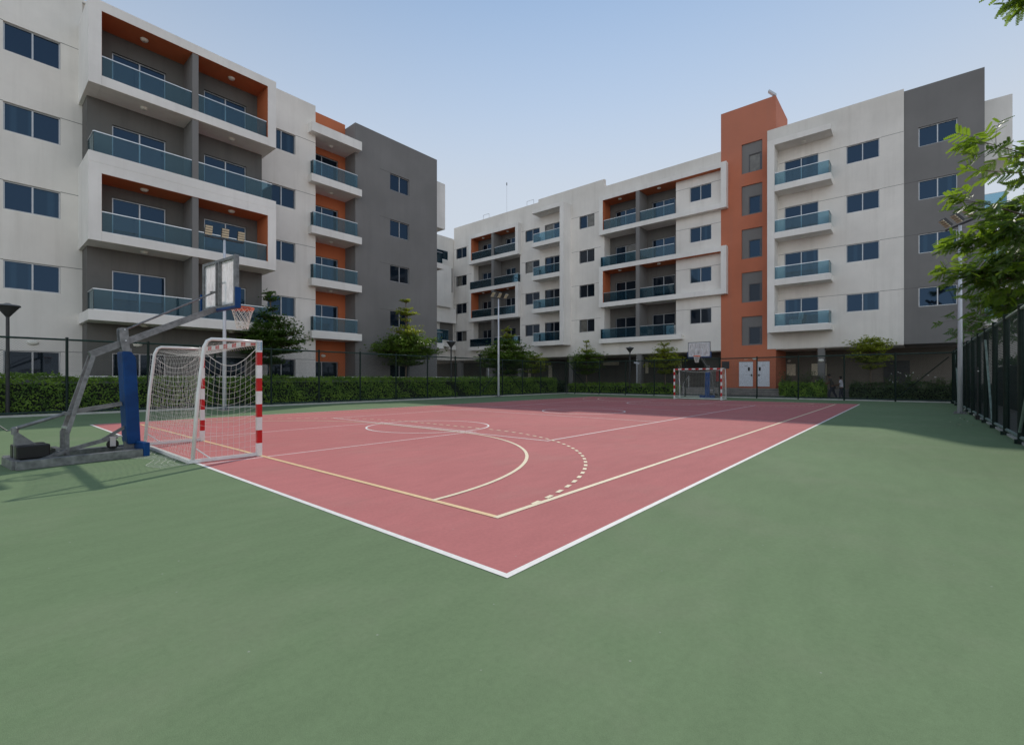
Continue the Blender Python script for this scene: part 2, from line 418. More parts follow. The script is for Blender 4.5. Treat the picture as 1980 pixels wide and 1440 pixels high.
# ------------------------------------------------------------------ ground and court
def sheet(name, x0, x1, y0, y1, z, mat, n=1):
    b = MB(); b.quad((x0,y0,z),(x1,y0,z),(x1,y1,z),(x0,y1,z))
    return tag(b.build(name, mat, fixn=False), kind='structure')
sheet('ground', -260, 320, -260, 320, -0.03, M['paving'])
sheet('court_surround', -13, 33.62, -3.98, 22.12, -0.003, M['green'])
sheet('court_surface', 0, 28.66, 0, 16.42, 0.0, M['red'])
LX = 28.66
def strip(b, x0, x1, y0, y1, z): b.quad((x0,y0,z),(x1,y0,z),(x1,y1,z),(x0,y1,z))
def arc(b, cx, cy, r, a0, a1, wd, z, n=48, dash=None):
    """flat ring segment; dash=(on, off) lengths along the arc"""
    L = abs(R(a1-a0))*r
    if dash:
        per = dash[0]+dash[1]; k = int(L/per); segs = [((i*per)/L, (i*per+dash[0])/L) for i in range(k+1) if (i*per+dash[0]) <= L+0.01]; sub = 4
    else: segs = [(i/n, (i+1)/n) for i in range(n)]; sub = 1
    for s0, s1 in segs:
        for q in range(sub):
            t0 = R(a0)+R(a1-a0)*(s0+(s1-s0)*q/sub); t1 = R(a0)+R(a1-a0)*(s0+(s1-s0)*(q+1)/sub)
            i, o = r-wd/2, r+wd/2
            b.quad((cx+i*math.cos(t0), cy+i*math.sin(t0), z), (cx+o*math.cos(t0), cy+o*math.sin(t0), z),
                   (cx+o*math.cos(t1), cy+o*math.sin(t1), z), (cx+i*math.cos(t1), cy+i*math.sin(t1), z))
# outer white boundary
b = MB(); z = 0.001
strip(b, -0.025, LX+0.03, -0.025, 0.03, z); strip(b, -0.025, 0.03, 0.03, 16.42, z)
tag(b.build('white_boundary_line', M['linew'], fixn=False), kind='structure')
b = MB(); strip(b, 0.035, LX, 16.40, 16.44, z); strip(b, LX-0.02, LX+0.02, 0.035, 16.40, z)
# basketball key, free throw circles, centre circle, halfway line, volleyball court
KX, KY0, KY1, CY = 6.05, 6.46, 10.46, 8.45
strip(b, 0.035, KX, KY0-0.02, KY0+0.02, z); strip(b, 0.035, KX, KY1-0.02, KY1+0.02, z)
strip(b, KX, KX+0.04, KY0-0.12, KY1+0.12, z)
strip(b, LX-KX, LX-0.02, KY0-0.02, KY0+0.02, z); strip(b, LX-KX, LX-0.02, KY1-0.02, KY1+0.02, z)
strip(b, LX-KX-0.04, LX-KX, KY0-0.12, KY1+0.12, z)
tag(b.build('thin_court_line', M['linet'], fixn=False), kind='structure')
z = 0.0022; b = MB()
arc(b, KX+0.2, CY, 1.72, 0, 360, 0.05, z, 80); arc(b, LX-KX-0.2, CY, 1.72, 90, 270, 0.05, z, 40)
arc(b, LX/2+0.25, CY, 1.72, 0, 360, 0.05, z, 80)
tag(b.build('court_circle_line', M['linew'], fixn=False), kind='structure')
z = 0.0034; b = MB()
strip(b, LX/2-0.02, LX/2+0.02, 0.035, 16.40, z)
VX0, VX1, VY0, VY1 = 5.84, 23.8, 3.95, 13.08
strip(b, VX0, VX1, VY0-0.025, VY0+0.025, z); strip(b, VX0, VX1, VY1-0.025, VY1+0.025, z)
strip(b, VX0, VX0+0.05, VY0+0.025, VY1-0.025, z); strip(b, VX1-0.05, VX1, VY0+0.025, VY1-0.025, z)
for x in (11.8, 17.35): strip(b, x-0.02, x+0.02, VY0+0.025, VY1-0.025, z)
tag(b.build('volleyball_line', M['linet'], fixn=False), kind='structure')
z = 0.0046; b = MB()
strip(b, 0.94, LX-0.94, 0.94, 1.005, z)
tag(b.build('cream_side_line', M['liney'], fixn=False), kind='structure')
b = MB(); strip(b, 0.94, 1.005, 1.005, 15.36, z); strip(b, LX-1.005, LX-0.94, 1.005, 15.36, z)
strip(b, 1.005, LX-1.005, 15.31, 15.36, z)
tag(b.build('yellow_goal_line', M['lineo'], fixn=False), kind='structure')
z = 0.0058; b = MB(); P0, P1 = 6.75, 9.80
for (gx, sgn) in ((0.97, 1), (LX-0.97, -1)):
    def ang(a): return a if sgn > 0 else 180-a
    arc(b, gx, P0, 4.80, ang(-90), ang(0), 0.058, z, 40); arc(b, gx, P1, 4.80, ang(0), ang(90), 0.058, z, 40)
    strip(b, gx+sgn*4.80-0.029, gx+sgn*4.80+0.029, P0, P1, z)
    arc(b, gx, P0, 5.78, ang(-90+6), ang(0), 0.055, z, 40, (0.15, 0.15)); arc(b, gx, P1, 5.78, ang(0), ang(84), 0.055, z, 40, (0.15, 0.15))
    for k in range(10): strip(b, gx+sgn*5.78-0.032, gx+sgn*5.78+0.032, P0+0.15+k*0.3, P0+0.3+k*0.3, z)
tag(b.build('goal_area_line', M['liney'], fixn=False), kind='structure')
# kerb under the fence
b = MB(); b.box(-13, 33.72, 22.02, 22.22, -0.02, 0.07); b.box(33.52, 33.72, -3.98, 22.02, -0.02, 0.07); b.box(-13, 33.52, -4.0, -3.86, -0.02, 0.05)
tag(b.build('kerb', M['kerb']), kind='structure')
b = MB(); b.box(-13, 33.6, 22.22, 22.40, -0.02, 0.02); b.box(33.72, 34.1, -8, 22.4, -0.02, 0.015)
tag(b.build('path', M['paving']), kind='structure')

# ------------------------------------------------------------------ walls with openings
def wall(b, axis, c, u0, u1, z0, z1, holes=(), depth=0.19, sgn=1):
    """axis 'y': plane Y=c seen from -Y, u = X.  axis 'x': plane X=c seen from -X, u = Y. depth goes away from viewer"""
    us = sorted({u0, u1, *[h[0] for h in holes], *[h[1] for h in holes]}); zs = sorted({z0, z1, *[h[2] for h in holes], *[h[3] for h in holes]})
    us = [u for u in us if u0 <= u <= u1]; zs = [q for q in zs if z0 <= q <= z1]
    def P(u, z, d=0): return (u, c+d, z) if axis == 'y' else (c+d, u, z)
    for i in range(len(us)-1):
        for j in range(len(zs)-1):
            um, zm = (us[i]+us[i+1])/2, (zs[j]+zs[j+1])/2
            if any(h[0] < um < h[1] and h[2] < zm < h[3] for h in holes): continue
            b.quad(P(us[i], zs[j]), P(us[i+1], zs[j]), P(us[i+1], zs[j+1]), P(us[i], zs[j+1]))
    for h in holes:
        a0, a1, q0, q1 = h; D = depth
        b.quad(P(a0,q0), P(a0,q0,D), P(a0,q1,D), P(a0,q1)); b.quad(P(a1,q0), P(a1,q0,D), P(a1,q1,D), P(a1,q1))
        b.quad(P(a0,q0), P(a1,q0), P(a1,q0,D), P(a0,q0,D)); b.quad(P(a0,q1), P(a1,q1), P(a1,q1,D), P(a0,q1,D))
rnd = random.Random(3)
def window(parent, axis, c, u0, u1, z0, z1, name='window', depth=0.14, fw=0.05, split=0.5, low=False, frame='alu', sill=True):
    """two-light sliding window or door set in its opening: frame mesh > pane (two), sill"""
    def BX(b, a0, a1, d0, d1, q0, q1):
        if axis == 'y': b.box(a0, a1, c+d0, c+d1, q0, q1)
        else: b.box(c+d0, c+d1, a0, a1, q0, q1)
    b = MB(); d0, d1 = depth-0.05, depth+0.02
    e = 0.003
    BX(b, u0+e, u1-e, d0, d1, z1-fw, z1-e); BX(b, u0+e, u1-e, d0, d1, z0+e, z0+fw)
    BX(b, u0+e, u0+fw, d0, d1, z0+fw, z1-fw); BX(b, u1-fw, u1-e, d0, d1, z0+fw, z1-fw)
    um = u0 + (u1-u0)*split
    BX(b, um-fw*0.55, um+fw*0.55, d0-0.01, d1, z0+fw, z1-fw)
    f = b.build(name, M[frame], parent)
    for a0, a1, dd in ((u0+fw, um-fw*0.55, 0.0), (um+fw*0.55, u1-fw, 0.012)):
        b = MB(); BX(b, a0, a1, depth-0.005+dd, depth+0.003+dd, z0+fw, z1-fw)
        mt = 'pane' if rnd.random() < 0.74 else 'pane2'
        if low: mt = 'panedark'
        if rnd.random() < (0.16 if low else 0.05) and axis == 'x': mt = 'panebeige'
        b.build('pane', M[mt], f)
    return f
def bx(axis, b, u0, u1, c0, c1, z0, z1):
    if axis == 'y': b.box(u0, u1, c0, c1, z0, z1)
    else: b.box(c0, c1, u0, u1, z0, z1)
def balcony(parent, axis, u0, u1, cf, cb, z0, z1, mat='trimwhite', name='balcony'):
    """slab part; glass is added with glass_rail as sub-parts"""
    b = MB(); bx(axis, b, u0, u1, cf, cb, z0, z1)
    return b.build(name, M[mat], parent, bevel=0.012)
def glass_rail(slab, axis, segs, z0, h, ends=(), cut=1.25):
    """segs: list of (u0,u1,c); ends: list of (u, c0, c1) returns"""
    rb = MB()
    for (u0, u1, c) in segs:
        n = max(1, round((u1-u0)/cut)); g = MB()
        for i in range(n):
            a0 = u0 + (u1-u0)*i/n + 0.006; a1 = u0 + (u1-u0)*(i+1)/n - 0.006
            bx(axis, g, a0, a1, c-0.006, c+0.006, z0+0.02, z0+h)
        g.build('glass_panel', M['railglass'], slab)
        bx(axis, rb, u0, u1, c-0.025, c+0.025, z0+h, z0+h+0.04)
        bx(axis, rb, u0, u1, c-0.02, c+0.02, z0+0.001, z0+0.03)
    for (u, c0, c1) in ends:
        g = MB(); bx(axis, g, u-0.006, u+0.006, c0+0.03, c1, z0+0.02, z0+h); g.build('glass_panel', M['railglass'], slab)
        bx(axis, rb, u-0.025, u+0.025, c0+0.026, c1, z0+h+0.001, z0+h+0.041)
    rb.build('handrail', M['rail'], slab)
def surround(parent, axis, u0, u1, cf, cb, cbo, z0, z1, t, tb, lining_sides=True, uin=None):
    """projecting box frame around one storey: sides and top, orange lining inside"""
    b = MB()
    bx(axis, b, u0, u0+t, cf, cbo, z0, z1); bx(axis, b, u1-t, u1, cf, cbo, z0, z1)
    bx(axis, b, u0+t, u1-t, cf, cb, z1-t, z1)
    f = b.build('balcony_surround', M['trimwhite'], parent)
    l = MB(); e = 0.006
    bx(axis, l, u0+t+e, u1-t-e, cf+0.012, cb-0.002, z1-t-e, z1-t-0.001)
    bx(axis, l, u0+t+0.001, u0+t+e, cf+0.012, cb-0.002, z0+tb, z1-t-e); bx(axis, l, u1-t-e, u1-t-0.001, cf+0.012, cb-0.002, z0+tb, z1-t-e)
    l.build('orange_lining', M['orange'], f)
    return f
def ceiling_light(parent, x, y, z):
    b = MB(); b.lathe((x, y, z), [(0.02,-0.10),(0.10,-0.09),(0.145,-0.05),(0.15,-0.012),(0.16,-0.01),(0.16,0.0)], 16)
    b.build('ceiling_light', M['lampglass'], parent, smooth=True)
def wall_light(parent, axis, u, c, z, r=0.15):
    b = MB(); n = 14; base = []
    for j in range(5):
        a = j/4*math.pi/2
        base.append((r*math.cos(a), 0.10*math.sin(a)))
    prev = None
    for (rr, dd) in base:
        ring = []
        for q in range(n):
            t = 2*math.pi*q/n
            uu, zz = u+rr*1.25*math.cos(t), z+rr*0.8*math.sin(t)
            ring.append((uu, c-0.01-dd, zz) if axis == 'y' else (c-0.01-dd, uu, zz))
        if prev:
            for q in range(n): b.quad(prev[q], prev[(q+1)%n], ring[(q+1)%n], ring[q])
        prev = ring
    b.build('wall_light', M['lampglass'], parent, smooth=True)
def joints(parent, axis, c, segs, depth=0.0):
    b = MB()
    for (u0, u1, z) in segs: bx(axis, b, u0, u1, c-0.004, c+0.002, z-0.011, z+0.011)
    return b.build('wall_joint', M['joint'], parent)

# ------------------------------------------------------------------ left building (faces -Y)
LB = thing('apartment_building', (5, 27, 0), 'white and grey apartment block on the left with two big orange lined balcony boxes', 'building')
YA, YG, YF = 26.4, 25.2, 23.8
T = [2.55, 6.3, 9.58, 12.84, 16.16]         # window heads
def wb(t, k): return t-1.2 if k else 1.3
# white wall sections
b = MB(); holes = []
for k, t in enumerate(T):
    holes.append((-1.40, 0.32, wb(t, k), t)); holes.append((-7.6, -5.9, wb(t, k), t))
wall(b, 'y', YA, -14, 1.03, 0, 18.5, holes)
hB = []
for k, t in enumerate(T): hB.append((9.02, 10.66, wb(t, k), t))
wall(b, 'y', YA, 8.25, 11.92, 0, 18.5, hB)
b.box(-14, 11.918, YA+0.2, 40, 0, 18.42)
b.box(-14, 11.919, YA+0.003, YA+0.15, 18.38, 18.497); b.quad((11.92, YA, 0), (11.92, YA+1.3, 0), (11.92, YA+1.3, 18.5), (11.92, YA, 18.5))
b.build('white_wall', M['white'], LB)
for k, t in enumerate(T):
    window(LB, 'y', YA, -1.40, 0.32, wb(t, k), t, low=(k == 0)); window(LB, 'y', YA, -7.6, -5.9, wb(t, k), t, low=(k == 0))
    window(LB, 'y', YA, 9.02, 10.66, wb(t, k), t, low=(k == 0))
js = []
for t in T: js += [(-5.9, -1.40, t), (0.32, 1.03, t), (8.26, 9.02, t), (10.66, 11.9, t)]
joints(LB, 'y', YA, js)
# grey bay behind the balconies
b = MB(); holes = []
DZ = [2.53, 6.24, 9.52, 12.78, 16.05]
SL = [0.45, 4.26, 7.56, 10.86, 14.12]
for k, t in enumerate(DZ):
    for (a0, a1) in ((1.88, 3.88), (5.48, 7.46)): holes.append((a0, a1, SL[k]+0.03 if k else 0.9, t))
wall(b, 'y', YG, 1.03, 8.25, 0, 17.2, holes)
b.quad((1.03, YG, 0), (1.03, YA, 0), (1.03, YA, 17.2), (1.03, YG, 17.2)); b.quad((8.25, YG, 0), (8.25, YA, 0), (8.25, YA, 17.2), (8.25, YG, 17.2))
b.box(1.04, 8.24, YG+0.2, YA+0.14, 0, 17.0); b.box(1.031, 8.249, YG+0.002, YA+0.1, 17.19, 17.22)
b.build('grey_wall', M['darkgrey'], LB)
for k, t in enumerate(DZ):
    for (a0, a1) in ((1.88, 3.88), (5.48, 7.46)):
        window(LB, 'y', YG, a0, a1, SL[k]+0.03 if k else 0.9, t, name='sliding_door', low=(k == 0))
# slabs, frames
slabs = []
for k, (zt, zb) in enumerate(((4.26, 3.81), (7.56, 7.15), (10.86, 10.42), (14.12, 13.70))):
    if k in (0, 2): s = balcony(LB, 'y', 0.90, 8.43, YF, YG-0.002, zb, zt)
    else: s = balcony(LB, 'y', 1.322, 8.01, YF, YG-0.002, zb, zt)
    slabs.append(s)
b = MB()
b.box(0.90, 1.028, YG, YA-0.002, 3.81, 4.26); b.box(8.252, 8.43, YG, YA-0.002, 3.81, 4.26)
b.box(0.90, 1.028, YG, YA-0.002, 10.42, 10.86); b.box(8.252, 8.43, YG, YA-0.002, 10.42, 10.86)
b.build('slab_return', M['trimwhite'], LB)
b = MB(); b.box(0.896, 1.028, YG, YA-0.002, 7.15, 10.42)   # outer cheeks back to the wall
surround(LB, 'y', 0.90, 8.43, YF, YG-0.004, YG-0.004, 7.15, 10.418, 0.42, 0.41)
surround(LB, 'y', 0.90, 8.43, YF, YG-0.004, YG-0.004, 13.70, 17.25, 0.42, 0.42)
b = MB()
for (q0, q1) in ((7.15, 10.418), (13.70, 17.25)):
    b.box(0.90, 1.028, YG-0.003, YA-0.002, q0, q1); b.box(8.252, 8.43, YG-0.003, YA-0.002, q0, q1)
b.build('surround_cheek', M['trimwhite'], LB)
# dividing fin
b = MB()
for q0, q1 in ((4.262, 7.148), (7.562, 9.99), (10.862, 13.698), (14.122, 16.82)): b.box(4.60, 4.85, YF+0.04, YG-0.003, q0, q1)
b.build('divider_fin', M['grey'], LB)
for s, zt, k in zip(slabs, (4.26, 7.56, 10.86, 14.12), range(4)):
    if k in (0, 2): glass_rail(s, 'y', [(1.08, 4.595, YF+0.12), (4.855, 8.26, YF+0.12)], zt, 0.86, [(1.08, YF+0.12, YG-0.005), (8.26, YF+0.12, YG-0.005)])
    else: glass_rail(s, 'y', [(1.335, 4.595, YF+0.12), (4.855, 7.99, YF+0.12)], zt, 0.84)
for zc in (3.81, 7.15, 9.99, 13.70, 16.82):
    for x in (2.9, 6.5): ceiling_light(LB, x, 24.5, zc)
# orange recess with stacked balconies
YO = 27.7
b = MB(); holes = []
OD = [2.5, 6.28, 9.46, 12.8, 16.2]
OS = [0.45, 4.34, 7.58, 10.8, 14.0]
for k, t in enumerate(OD): holes.append((11.98, 14.18, OS[k]+0.03 if k else 0.9, t))
wall(b, 'y', YO, 11.92, 14.69, 0, 18.9, holes)
b.box(11.921, 14.689, YO+0.2, 32, 0, 18.89)
b.build('orange_wall', M['orange'], LB)
for k, t in enumerate(OD): window(LB, 'y', YO, 11.98, 14.18, OS[k]+0.03 if k else 0.9, t, name='sliding_door', low=(k == 0), split=0.48)
b = MB(); b.box(11.43, 14.88, 25.9, YA-0.002, 16.62, 17.2); b.box(11.93, 14.68, YA-0.002, YO-0.002, 16.622, 17.198)
b.build('canopy', M['trimwhite'], LB)
for k in range(1, 5):
    zt, zb = OS[k], OS[k]-0.46
    s = MB(); s.box(11.43, 14.88, 25.9, YA-0.002, zb, zt); s.box(11.93, 14.68, YA-0.002, YO-0.002, zb+0.002, zt-0.002)
    s = s.build('balcony', M['trimwhite'], LB)
    glass_rail(s, 'y', [(11.6, 14.62, 26.02)], zt, 0.88, [(11.6, 26.02, YA-0.004)], 1.0)
for zc in (16.62, 13.54, 10.34, 7.12): ceiling_light(LB, 13.2, 26.9, zc)
# grey block at the far end
b = MB(); holes = [(17.46, 19.14, (t-1.2 if k else 1.3), t) for k, t in enumerate(T)]
wall(b, 'y', YA, 14.69, 21.82, 0, 18.62, holes)
b.quad((14.69, YA, 0), (14.69, 32, 0), (14.69, 32, 18.62), (14.69, YA, 18.62)); b.quad((21.82, YA, 0), (21.82, 36, 0), (21.82, 36, 18.62), (21.82, YA, 18.62))
b.box(14.70, 21.81, YA+0.2, 36, 0, 18.5); b.box(14.692, 21.818, YA+0.002, YA+0.2, 18.52, 18.615)
b.build('grey_block_wall', M['grey'], LB)
for k, t in enumerate(T): window(LB, 'y', YA, 17.46, 19.14, (t-1.2 if k else 1.3), t, low=(k < 3))
joints(LB, 'y', YA, [(16.6, 17.44, t) for t in T[1:]])
b = MB(); b.box(21.83, 23.55, 27.4, 30.5, 13.75, 17.5)
b.build('end_balcony_box', M['trimwhite'], LB)
for zt in (4.3, 10.9):
    s = balcony(LB, 'y', 21.83, 23.5, 27.5, 30.5, zt-0.45, zt); glass_rail(s, 'y', [(21.9, 23.42, 27.6)], zt, 0.9, [(23.42, 27.6, 30.4)])
wall_light(LB, 'y', -0.54, YA, 2.91); wall_light(LB, 'y', 2.79, YG, 2.95); wall_light(LB, 'y', 13.1, YO, 2.88, 0.13)

# ------------------------------------------------------------------ right building (faces -X)
RB = thing('apartment_building', (38, 14, 0), 'long white apartment block at the far end with an orange stair tower', 'building')
XM = 36.0; TR = [7.0, 10.3, 13.6, 16.9]; SR = [5.0, 8.3, 11.6, 14.93]
b = MB()
hs = []
for t in TR: hs += [(37.76, 39.5, t-1.2, t), (27.0, 28.85, t-1.2, t), (20.55, 22.18, t-1.2, t), (24.2, 26.3, t-1.95, t+0.05)]
wall(b, 'x', XM, 36.6, 39.95, 3.55, 19.5, hs)
wall(b, 'x', XM, 27.15, 29.6, 3.55, 19.5, hs); wall(b, 'x', XM, 19.5, 27.15, 3.55, 19.8, hs)
hM = [(9.96, 11.66, t-1.2, t) for t in TR]
wall(b, 'x', XM, 9.24, 12.8, 3.55, 19.1, hM)
# spandrels of the recessed bays below and above
wall(b, 'x', XM, 29.6, 36.6, 3.55, 4.62); wall(b, 'x', XM, 29.6, 36.6, 17.5, 19.5)
wall(b, 'x', XM, 12.8, 19.5, 3.55, 4.62); wall(b, 'x', XM, 12.8, 19.5, 17.66, 19.1)
for (y0, y1, xb) in ((29.6, 36.6, 36.8), (12.8, 19.5, 37.1)):
    b.quad((XM, y1, 4.62), (xb, y1, 4.62), (xb, y1, 17.5), (XM, y1, 17.5)); b.quad((XM, y0, 4.62), (xb, y0, 4.62), (xb, y0, 17.5), (XM, y0, 17.5))
hR = [(-0.52, 1.24, t-1.2, t) for t in TR] + [(2.8, 4.88, t-1.95, t+0.06) for t in TR]
wall(b, 'x', 35.95, -1.73, 5.98, 3.53, 19.57, hR)
b.quad((35.95, 5.98, 3.53), (XM, 5.98, 3.53), (XM, 5.98, 19.57), (35.95, 5.98, 19.57))
b.box(37.3, 52, 9.26, 39.9, 3.56, 18.95); b.box(36.2, 37.2, 19.6, 29.5, 3.56, 19.4); b.box(36.2, 37.2, 9.26, 12.7, 3.56, 19.0); b.box(36.2, 37.2, 36.8, 39.9, 3.56, 19.4)
b.box(36.15, 52, -1.72, 5.4, 3.54, 19.4)
for (y0, y1, zt) in ((27.15, 39.95, 19.5), (19.5, 27.15, 19.8), (9.24, 19.5, 19.1)): b.box(XM+0.002, XM+0.25, y0+0.002, y1-0.002, zt-0.3, zt-0.003)
b.box(35.952, 36.2, -1.728, 5.42, 19.3, 19.567)
b.quad((XM, 19.5, 19.0), (XM+0.3, 19.5, 19.0), (XM+0.3, 19.5, 19.8), (XM, 19.5, 19.8))
b.box(36.1, 52, 9.26, 39.9, 3.5, 3.55); b.box(36.0, 52, -1.72, 5.9, 3.48, 3.53)
b.build('white_wall', M['white'], RB)
for k, t in enumerate(TR):
    for (a0, a1) in ((37.76, 39.5), (27.0, 28.85), (20.55, 22.18), (9.96, 11.66)): window(RB, 'x', XM, a0, a1, t-1.2, t, low=(k < (1 if a0 < 12 else 3)))
    window(RB, 'x', XM, 24.2, 26.3, t-1.95, t+0.05, name='sliding_door', low=(k < 2))
    window(RB, 'x', 35.95, -0.52, 1.24, t-1.2, t, low=False)
    window(RB, 'x', 35.95, 2.8, 4.88, t-1.95, t+0.06, name='sliding_door')
js = []
for t in TR: js += [(36.95, 37.74, t), (39.5, 39.9, t), (28.87, 29.4, t), (22.2, 23.1, t), (19.9, 20.53, t), (11.68, 12.8, t), (9.26, 9.94, t)]
joints(RB, 'x', XM, js)
joints(RB, 'x', 35.95, [x for t in TR for x in ((1.26, 2.78, t), (-1.72, -0.54, t), (4.9, 5.25, t))])
# recessed grey bays
for (y0, y1, xb, ds) in ((29.6, 36.6, 36.8, ((30.9, 32.34), (34.5, 35.95))), (12.8, 19.5, 37.1, ((13.3, 15.36), (16.93, 18.95)))):
    b = MB(); hh = [(a0, a1, s+0.03, t+0.0) for (a0, a1) in ds for s, t in zip(SR, TR)]
    wall(b, 'x', xb, y0, y1, 4.62, 17.9, hh)
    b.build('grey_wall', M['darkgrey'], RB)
    for k, (s, t) in enumerate(zip(SR, TR)):
        for (a0, a1) in ds: window(RB, 'x', xb, a0, a1, s+0.03, t, name='sliding_door', low=(k < 2))
XS = 35.5
# bay L frames
for (y0, y1, xb, fin, kk) in ((29.46, 36.92, 36.8, (33.0, 33.35), 0), (8.71, 19.79, 37.1, (15.82, 16.16), 1)):
    t = 0.40; ri = y0+t if kk == 0 else 12.8
    for k, s in enumerate(SR):
        zb = s-0.40
        bb = MB()
        if k in (1, 3): bb.box(XS, XM-0.002, y0+t, y1-t, zb, s)
        elif k == 0 and kk == 1: bb.box(XS, XM-0.002, 12.18, y1, zb, s)
        elif k == 2 and kk == 1: bb.box(XS, XM-0.002, y0, y1, zb, s)
        else: bb.box(XS, XM-0.002, y0, y1, zb, s)
        ylo, yhi = (29.6, 36.6) if kk == 0 else (12.8, 19.5)
        bb.box(XM-0.002, xb-0.002, ylo+0.004, yhi-0.004, zb+0.002, s-0.002)
        sl_ = bb.build('balcony', M['trimwhite'], RB)
        segs = [(fin[1]+0.01, y1-t-0.02, XS+0.12), (ri+0.02, fin[0]-0.01, XS+0.12)]
        if k in (0, 2):
            hi = y1-0.12; lo = (y0+0.12) if kk == 0 else 12.82
            segs = [(fin[1]+0.01, hi, XS+0.12), (lo, fin[0]-0.01, XS+0.12)]
            glass_rail(sl_, 'x', segs, s, 0.88, [(hi, XS+0.12, XM-0.003)] + ([(lo, XS+0.12, XM-0.003)] if kk == 0 else []))
        else: glass_rail(sl_, 'x', segs, s, 0.86)
    for (q0, q1) in ((SR[1]-0.40, SR[2]-0.402), (SR[3]-0.40, 17.85 if kk == 0 else 18.05)):
        b = MB(); b.box(XS, XM-0.002, y0, y0+t, q0, q1); b.box(XS, XM-0.002, y1-t, y1, q0, q1); b.box(XS, XM-0.002, y0+t, y1-t, q1-t, q1)
        if q1 < 12:
            b = MB(); b.box(XS, XM-0.002, y0, y0+t, q0, q1); b.build('surround_cheek', M['trimwhite'], RB)
            b = MB(); b.box(XS, XM-0.002, y1-t, y1, q0, q1)
        f = b.build('balcony_surround' if q1 > 12 else 'surround_cheek', M['trimwhite'], RB)
        zc = (q1-t if q1 > 12 else q1)
        l = MB(); ylo, yhi = (29.6, 36.6) if kk == 0 else (12.8, 19.5)
        l.box(XS+0.012, XM, y0+t+0.008, y1-t-0.008, zc-0.008, zc-0.002); l.box(XM+0.001, xb-0.003, ylo+0.008, yhi-0.008, zc-0.009, zc-0.003)
        l.box(XS+0.012, XM-0.003, y1-t-0.008, y1-t-0.002, q0+0.41, zc-0.009); l.box(XM, xb-0.003, yhi-0.008, yhi-0.002, q0+0.41, zc-0.010)
        l.build('orange_lining', M['orange'], f)
        for yy in ((fin[1]+y1)/2, (ri+fin[0])/2): ceiling_light(RB, 36.1, yy, zc-0.009)
    b = MB()
    for q0, q1 in ((SR[0]+0.002, SR[1]-0.402), (SR[1]+0.002, SR[2]-0.412), (SR[2]+0.002, SR[3]-0.402), (SR[3]+0.002, 17.43 if kk == 0 else 17.63)): b.box(XS+0.03, xb-0.004, fin[0], fin[1], q0, q1)
    b.build('divider_fin', M['grey'], RB)
# stacked balconies with a white fin: C (centre) and R (right of tower)
for (f0, f1, u1, u0, xf, xw, zc) in ((23.17, 23.61, 27.0, 23.61, 34.7, XM-0.002, 18.30), (5.27, 5.72, 5.27, 1.95, 34.7, 35.948, 18.22)):
    b = MB(); b.box(xf, xw, f0, f1, 4.62, zc); b.build('balcony_fin', M['trimwhite'], RB)
    b = MB(); b.box(xf, xw, u0+0.002, u1-0.002, zc-0.38, zc-0.002); b.build('canopy', M['trimwhite'], RB)
    for k, s in enumerate(SR):
        sl_ = balcony(RB, 'x', u0+0.002, u1-0.002, xf, xw, s-0.38, s+0.05)
        if f0 > 20: glass_rail(sl_, 'x', [(u0+0.01, u1-0.13, xf+0.1)], s+0.05, 0.86, [(u1-0.13, xf+0.1, xw)])
        else: glass_rail(sl_, 'x', [(u0+0.12, u1-0.01, xf+0.1)], s+0.05, 0.86, [(u0+0.12, xf+0.1, xw)])
    for s in SR[1:] + [zc]: ceiling_light(RB, 35.4, (u0+u1)/2, s-0.385)
# orange tower
nt_ = [(19.12, 16.88), (15.95, 13.7), (12.66, 10.42), (9.38, 7.12), (6.05, 3.88)]
b = MB(); wall(b, 'x', XM-0.004, 5.43, 9.24, 0.66, 22.0, [(6.32, 7.74, q0, q1) for q1, q0 in nt_] + [(6.95, 7.94, 0.75, 2.66), (5.83, 6.68, 0.75, 2.66)], 0.10)
b.quad((XM-0.004, 5.43, 19.3), (40.2, 5.43, 19.3), (40.2, 5.43, 22.0), (XM-0.004, 5.43, 22.0)); b.quad((XM-0.004, 5.43, 0.66), (40.2, 5.43, 0.66), (40.2, 5.43, 3.5), (XM-0.004, 5.43, 3.5))
b.quad((XM-0.004, 9.24, 0.66), (40.2, 9.24, 0.66), (40.2, 9.24, 22.0), (XM-0.004, 9.24, 22.0))
b.box(36.25, 40.2, 5.44, 9.23, 0.66, 21.9); b.box(36.0, 36.3, 5.432, 9.238, 21.9, 21.995)
b.build('orange_tower', M['terracotta'], RB)
for q1, q0 in nt_:
    b = MB(); wall(b, 'x', XM+0.096, 6.322, 7.738, q0+0.002, q1-0.002, [(6.37, 7.26, q0+0.06, q0+1.38)], 0.10)
    n_ = b.build('grey_niche', M['grey'], RB)
    window(RB, 'x', XM+0.096, 6.37, 7.26, q0+0.06, q0+1.38, name='stair_window', low=(q1 < 10), split=0.12, depth=0.08, frame='darkalu')
